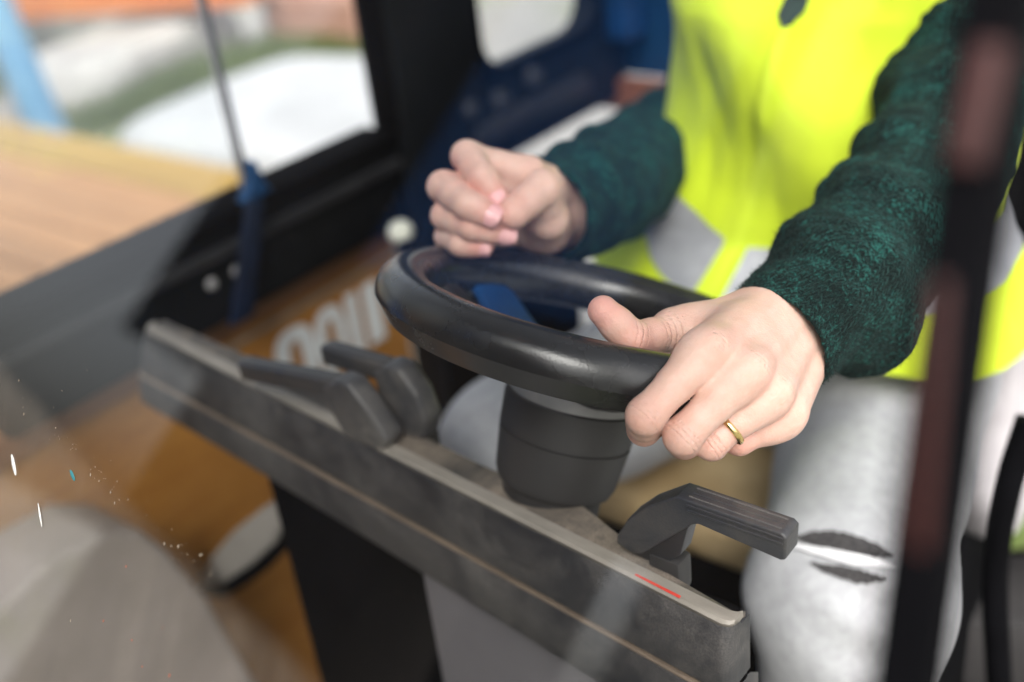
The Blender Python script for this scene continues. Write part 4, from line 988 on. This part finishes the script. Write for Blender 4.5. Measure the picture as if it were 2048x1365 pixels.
# loose wool fibres standing off the near sleeve
def fuzz(V, F, count, lmin, lmax, sel):
    V = np.asarray(V); F = np.array([q[:4] for q in F]); c = V[F].mean(1); ok = np.where(sel(c))[0]
    pick = rng.choice(ok, count); vv, ff = [], []
    A = V[F[pick]]; nrm = np.cross(A[:, 1] - A[:, 0], A[:, 3] - A[:, 0]); nrm /= np.linalg.norm(nrm, axis=1)[:, None] + 1e-12
    u_ = rng.random((count, 2)); base = (A[:, 0] * ((1 - u_[:, :1]) * (1 - u_[:, 1:])) + A[:, 1] * (u_[:, :1] * (1 - u_[:, 1:])) + A[:, 2] * (u_[:, :1] * u_[:, 1:]) + A[:, 3] * ((1 - u_[:, :1]) * u_[:, 1:]))
    d1 = nrm * 0.75 + rng.normal(size=(count, 3)) * 0.7; d1 /= np.linalg.norm(d1, axis=1)[:, None]
    d2 = d1 + rng.normal(size=(count, 3)) * 0.8; d2 /= np.linalg.norm(d2, axis=1)[:, None]
    ln = lmin + (lmax - lmin) * rng.random(count)[:, None] ** 2
    s_ = np.cross(d1, rng.normal(size=(count, 3))); s_ /= np.linalg.norm(s_, axis=1)[:, None]; s_ *= 0.00011
    q = np.stack([base - s_, base + s_, base + d1 * ln * 0.55 + s_ * 0.8, base + d1 * ln * 0.55 - s_ * 0.8, base + d1 * ln * 0.55 + d2 * ln * 0.5], 1)
    idx = np.arange(count)[:, None] * 5
    return q.reshape(-1, 3), [tuple(r) for r in (idx + np.array([0, 1, 2, 3]))] + [tuple(r) for r in (idx + np.array([3, 2, 4]))]
sgn = 1.0
fv, ff_ = fuzz(vL_, fL_, 16000, 0.0012, 0.0042, lambda c: (np.linalg.norm(c - pL[0], axis=1) < 0.17))
fz = obj('wool_fuzz', fv, ff_, M['fuzz'], jumper, False); fz['kind'] = 'stuff'

# ---- vest
def vest_pt(th, z, off=0.0):
    cx_, cy_, a_, b_ = torso_sec(z)
    flare = max(0.0, 1.225 - z)
    a_ = a_ + 0.006 + flare * 0.70; b_ = b_ + 0.004 + flare * 0.55
    front = max(0.0, -math.sin(th))
    d = np.array([math.cos(th), math.sin(th), 0])
    p = np.array([cx_ + a_ * d[0], cy_ + b_ * d[1], z])
    s_ = p[0] + 0.07
    fold = 0.0088 * math.sin(26 * s_ + 15 * z + 2.2 * math.sin(9 * z)) * (0.5 + 0.5 * front) + 0.009 * noise.noise(Vector((p[0] * 9, p[1] * 9, z * 6))) + 0.005 * noise.noise(Vector((p[0] * 24, p[1] * 24, z * 16))) + 0.0022 * noise.noise(Vector((p[0] * 60, p[1] * 60, z * 30)))
    fold += 0.006 * math.exp(-((z - 1.185 - 0.10 * s_) / 0.016) ** 2) * front
    nrm = np.array([d[0] / a_, d[1] / b_, 0]); nrm /= np.linalg.norm(nrm)
    return p + nrm * (fold + off)
def vest_grid(th0, th1, zlo, zhi, nt_, nz_, off=0.0):
    v = []; f = []
    for i in range(nz_ + 1):
        for j in range(nt_ + 1):
            th = th0 + (th1 - th0) * j / nt_
            lo_ = zlo(th) if callable(zlo) else zlo; hi_ = zhi(th) if callable(zhi) else zhi
            v.append(vest_pt(th, lo_ + (hi_ - lo_) * i / nz_, off))
    for i in range(nz_):
        for j in range(nt_): f.append((i * (nt_ + 1) + j, i * (nt_ + 1) + j + 1, (i + 1) * (nt_ + 1) + j + 1, (i + 1) * (nt_ + 1) + j))
    return v, f
ZC = R(-92)                                    # zip line, at the middle of the chest
def hem(th):
    fr = max(0, -math.sin(th)); return 1.158 - 0.016 * math.cos(th) + 0.004 * math.sin(5 * th)
def armtop(th):                                # the vest is cut out under each arm
    c_ = abs(math.cos(th)); return 1.50 - 0.16 * max(0, (c_ - 0.62) / 0.38) ** 0.7 if c_ > 0.62 else 1.50
vv, vf_ = vest_grid(ZC + R(1.3) - 2 * math.pi + R(0.0), ZC - R(1.3), hem, armtop, 200, 70)
vest = obj('hi_vis_vest', vv, vf_, M['vest'], PERSON)
def band(zc0, hw, th0, th1, slope, name='reflective_band'):
    lo_ = lambda th: zc0 - hw + slope(th); hi_ = lambda th: zc0 + hw + slope(th)
    v, f = vest_grid(th0, th1, lo_, hi_, 60, 6, 0.0022); return obj(name, v, f, M['reflect'], vest)
band(1.205, 0.020, R(-88), R(80), lambda th: 0.0)
band(1.208, 0.022, R(-260), R(-96), lambda th: 0.055 * max(0, min(1, (R(-96) - th) / R(50))))
# front edge binding along the closure
def edge_strip(th, wth, name):
    v, f = vest_grid(th - wth, th + wth, 1.165, 1.40, 4, 60, 0.0036); return obj(name, v, f, M['vest_edge'], vest)
edge_strip(ZC + R(0.6), R(1.7), 'front_binding')
v, f = vest_grid(ZC - R(3.2), ZC + R(3.8), lambda th: 1.398 + 0.004 * abs(th - ZC) * 40, 1.49, 10, 10, 0.0044)
obj('neck_gap', v, f, M['zip'], vest)

# ---- trousers
S = SDF((-0.36, -0.02, 0.60), (0.28, 0.66, 1.22), 0.0055); g_ = S.g
for a, b, ra, rb in [(HIPL, HIPR, 0.10, 0.10), (HIPL, KNL, 0.088, 0.064), (KNL, ANL, 0.062, 0.055), (HIPR, KNR, 0.088, 0.060), (KNR, ANR, 0.058, 0.052)]:
    S.capsule(g_, a, b, ra, rb, 0.03)
V, F = S.mesh(g_)
V = np.array([p + np.array([noise.noise(Vector(p * 14 + 5)), noise.noise(Vector(p * 14 + 25)), noise.noise(Vector(p * 14 + 45))]) * 0.006 + np.array([0.3, -0.6, 0.7]) * (0.0035 * math.sin(p[2] * 95 + 40 * p[0] + 6 * noise.noise(Vector(p * 12))) * max(0, noise.noise(Vector(p * 9 + 3)) + 0.3)) for p in V])
trousers = obj('trousers', V, F, M['denim'], PERSON)
bvh = BVHTree.FromPolygons([tuple(p) for p in V], [tuple(int(i) for i in q) for q in F])
def on_leg(x, y, off):
    d = FWD + RGT * ((x - CX) / FPX) - UPV * ((y - CY) / FPX); d = d / np.linalg.norm(d)
    h_ = bvh.ray_cast(Vector(CAM), Vector(d))
    if h_[0] is None: return None
    nn = np.array(h_[1]); nn = nn if nn @ d < 0 else -nn
    return np.array(h_[0]) + nn * off
def rip(outline, mat, off, name):
    c_ = np.mean(outline, 0); v = []; f = []; n_ = len(outline)
    for s_ in (1.0, 0.66, 0.33):
        for q in outline:
            p = on_leg(*(c_ + (np.array(q) - c_) * s_), off)
            if p is None: return None
            v.append(p)
    p = on_leg(*c_, off); 
    if p is None: return None
    v.append(p)
    for r_ in range(2):
        for i in range(n_): f.append((r_ * n_ + i, r_ * n_ + (i + 1) % n_, (r_ + 1) * n_ + (i + 1) % n_, (r_ + 1) * n_ + i))
    for i in range(n_): f.append((2 * n_ + i, 2 * n_ + (i + 1) % n_, len(v) - 1))
    return obj(name, v, f, mat, trousers)
def lens(x0, y0, x1, y1, top, bot, n_=14, rag=3.0):
    o = []
    for i in range(n_ + 1):
        t = i / n_; o.append((x0 + (x1 - x0) * t, y0 + (y1 - y0) * t - top * math.sin(math.pi * t) ** 0.8 + random.uniform(-rag, rag)))
    for i in range(n_ - 1, 0, -1):
        t = i / n_; o.append((x0 + (x1 - x0) * t, y0 + (y1 - y0) * t + bot * math.sin(math.pi * t) ** 0.8 + random.uniform(-rag, rag)))
    return o
rip(lens(1585, 1078, 1792, 1118, 30, 12, 26, 2.0), M['rip'], 0.0016, 'knee_rip')
rip(lens(1620, 1128, 1778, 1160, 8, 20, 26, 2.0), M['rip'], 0.0016, 'knee_rip')
rip(lens(1580, 1094, 1800, 1142, 10, 10, 14, 1.0), M['thread'], 0.004, 'rip_thread')
rip(lens(868, 880, 950, 915, 9, 10), M['rip'], 0.0016, 'knee_rip')

# ------------------------------------------------------------------ things in the yard
tb = thing('timber_stack', (-3.2, 0.9, 0), 'low stack of tan planks outside the door window', 'timber stack')
for i in range(15):
    y0 = -0.05 + i * 0.105; x0 = -4.35 + random.uniform(-0.15, 0.15)
    box('plank', (x0, y0, 0.45 + random.uniform(-0.004, 0.004)), (-2.02 + random.uniform(-0.1, 0.05), y0 + 0.086, 0.50 + random.uniform(-0.004, 0.004)), M['plank_y'] if i in (13, 14) else M['plank'], tb, 0.004)
for i in range(4):
    box('bearer', (-4.0 + i * 0.6, -0.05, 0.0), (-3.9 + i * 0.6, 1.5, 0.445), M['boardframe'], tb, 0.006)
bl = tube('blue_post', [P(88, 245, 4.25) - np.array([0.05, -0.08, 0.52]), P(88, 245, 4.25), P(-10, 20, 4.0), P(-110, -220, 3.8)], [0.07] * 4, M['bluelight'], None, 20)
tag(bl, 'light blue steel post leaning behind the tan timber stack', 'post')
def lump(name, c, half, mat, rot, seed, k=0.35, label='', cat='', group=None):
    v = []; f = []; n1, n2 = 28, 16
    for i in range(n2 + 1):
        ph = math.pi * i / n2
        for j in range(n1):
            t = 2 * math.pi * j / n1
            d = [math.copysign(abs(q) ** k, q) for q in (math.sin(ph) * math.cos(t), math.sin(ph) * math.sin(t), math.cos(ph))]
            s_ = 1 + 0.08 * noise.noise(Vector(d) * 1.5 + Vector((seed, 0, 0)))
            x, y, z = d[0] * half[0] * s_, d[1] * half[1] * s_, d[2] * half[2]
            v.append((c[0] + x * math.cos(rot) - y * math.sin(rot), c[1] + x * math.sin(rot) + y * math.cos(rot), max(0.0, c[2] + z)))
    for i in range(n2):
        for j in range(n1): f.append((i * n1 + j, i * n1 + (j + 1) % n1, (i + 1) * n1 + (j + 1) % n1, (i + 1) * n1 + j))
    return tag(obj(name, v, f, mat), label, cat, group)
lump('bulk_bag', (-2.75, 2.12, 0.27), (0.56, 0.54, 0.27), M['bag'], 0.1, 1.0, 0.35, 'full white woven bulk bag beside the dark cab pillar', 'bag')
lump('stone_slab', (-5.45, 3.2, 0.14), (0.78, 0.34, 0.16), M['stone'], 1.86, 2.0, 0.45, 'nearer of two pale stone slabs lying in the grass', 'stone', 'pale stone slabs in the grass')
lump('stone_slab', (-7.0, 3.55, 0.16), (0.9, 0.45, 0.20), M['stone'], 1.75, 5.0, 0.45, 'farther pale stone slab, under the orange beam', 'stone', 'pale stone slabs in the grass')
lump('white_sack', (-3.35, 2.02, 0.08), (0.40, 0.24, 0.09), M['sack'], 0.5, 8.0, 0.6, 'flat pale sack on the ground between timber and bulk bag', 'sack')
ob = box('orange_beam', (-1.5, -0.14, -0.14), (1.5, 0.14, 0.14), M['orange'], None, 0.02, 2, Matrix.Translation((-6.2, 3.05, 0.50)) @ Matrix.Rotation(0.46, 4, 'Z'))
tag(ob, 'thick orange steel beam lying across the pale stone slabs', 'beam')
br_ = thing('brick_stack', (-4.75, 4.15, 0), 'stack of pinkish terracotta bricks on the grass', 'brick stack')
for i in range(4):
    for j in range(4):
        box('brick', (-5.1 + j * 0.20, 3.9, 0.004 + i * 0.09), (-4.91 + j * 0.20, 4.35, 0.086 + i * 0.09), M['brick'], br_, 0.006)
# grass between the stones
gv, gf_ = [], []
for cx_, cy_, sx, sy, cnt in ((-4.90, 3.05, 0.22, 0.75, 3500), (-6.15, 3.05, 0.22, 0.5, 2000), (-4.5, 3.75, 0.5, 0.25, 2500), (-4.1, 1.78, 0.9, 0.14, 2000)):
    for i in range(cnt):
        x = random.gauss(cx_, sx * 0.5); y = random.gauss(cy_, sy * 0.5); hgt = random.uniform(0.06, 0.20); a = random.random() * 6.28; k0 = len(gv)
        gv += [(x - 0.006 * math.cos(a), y - 0.006 * math.sin(a), 0), (x + 0.006 * math.cos(a), y + 0.006 * math.sin(a), 0), (x + random.gauss(0, 0.03), y + random.gauss(0, 0.03), hgt)]
        gf_.append((k0, k0 + 1, k0 + 2))
gr = obj('grass', gv, gf_, M['grass'], None, False); gr['kind'] = 'stuff'; gr['label'] = 'green grass growing between the pale stones'; gr['category'] = 'grass'
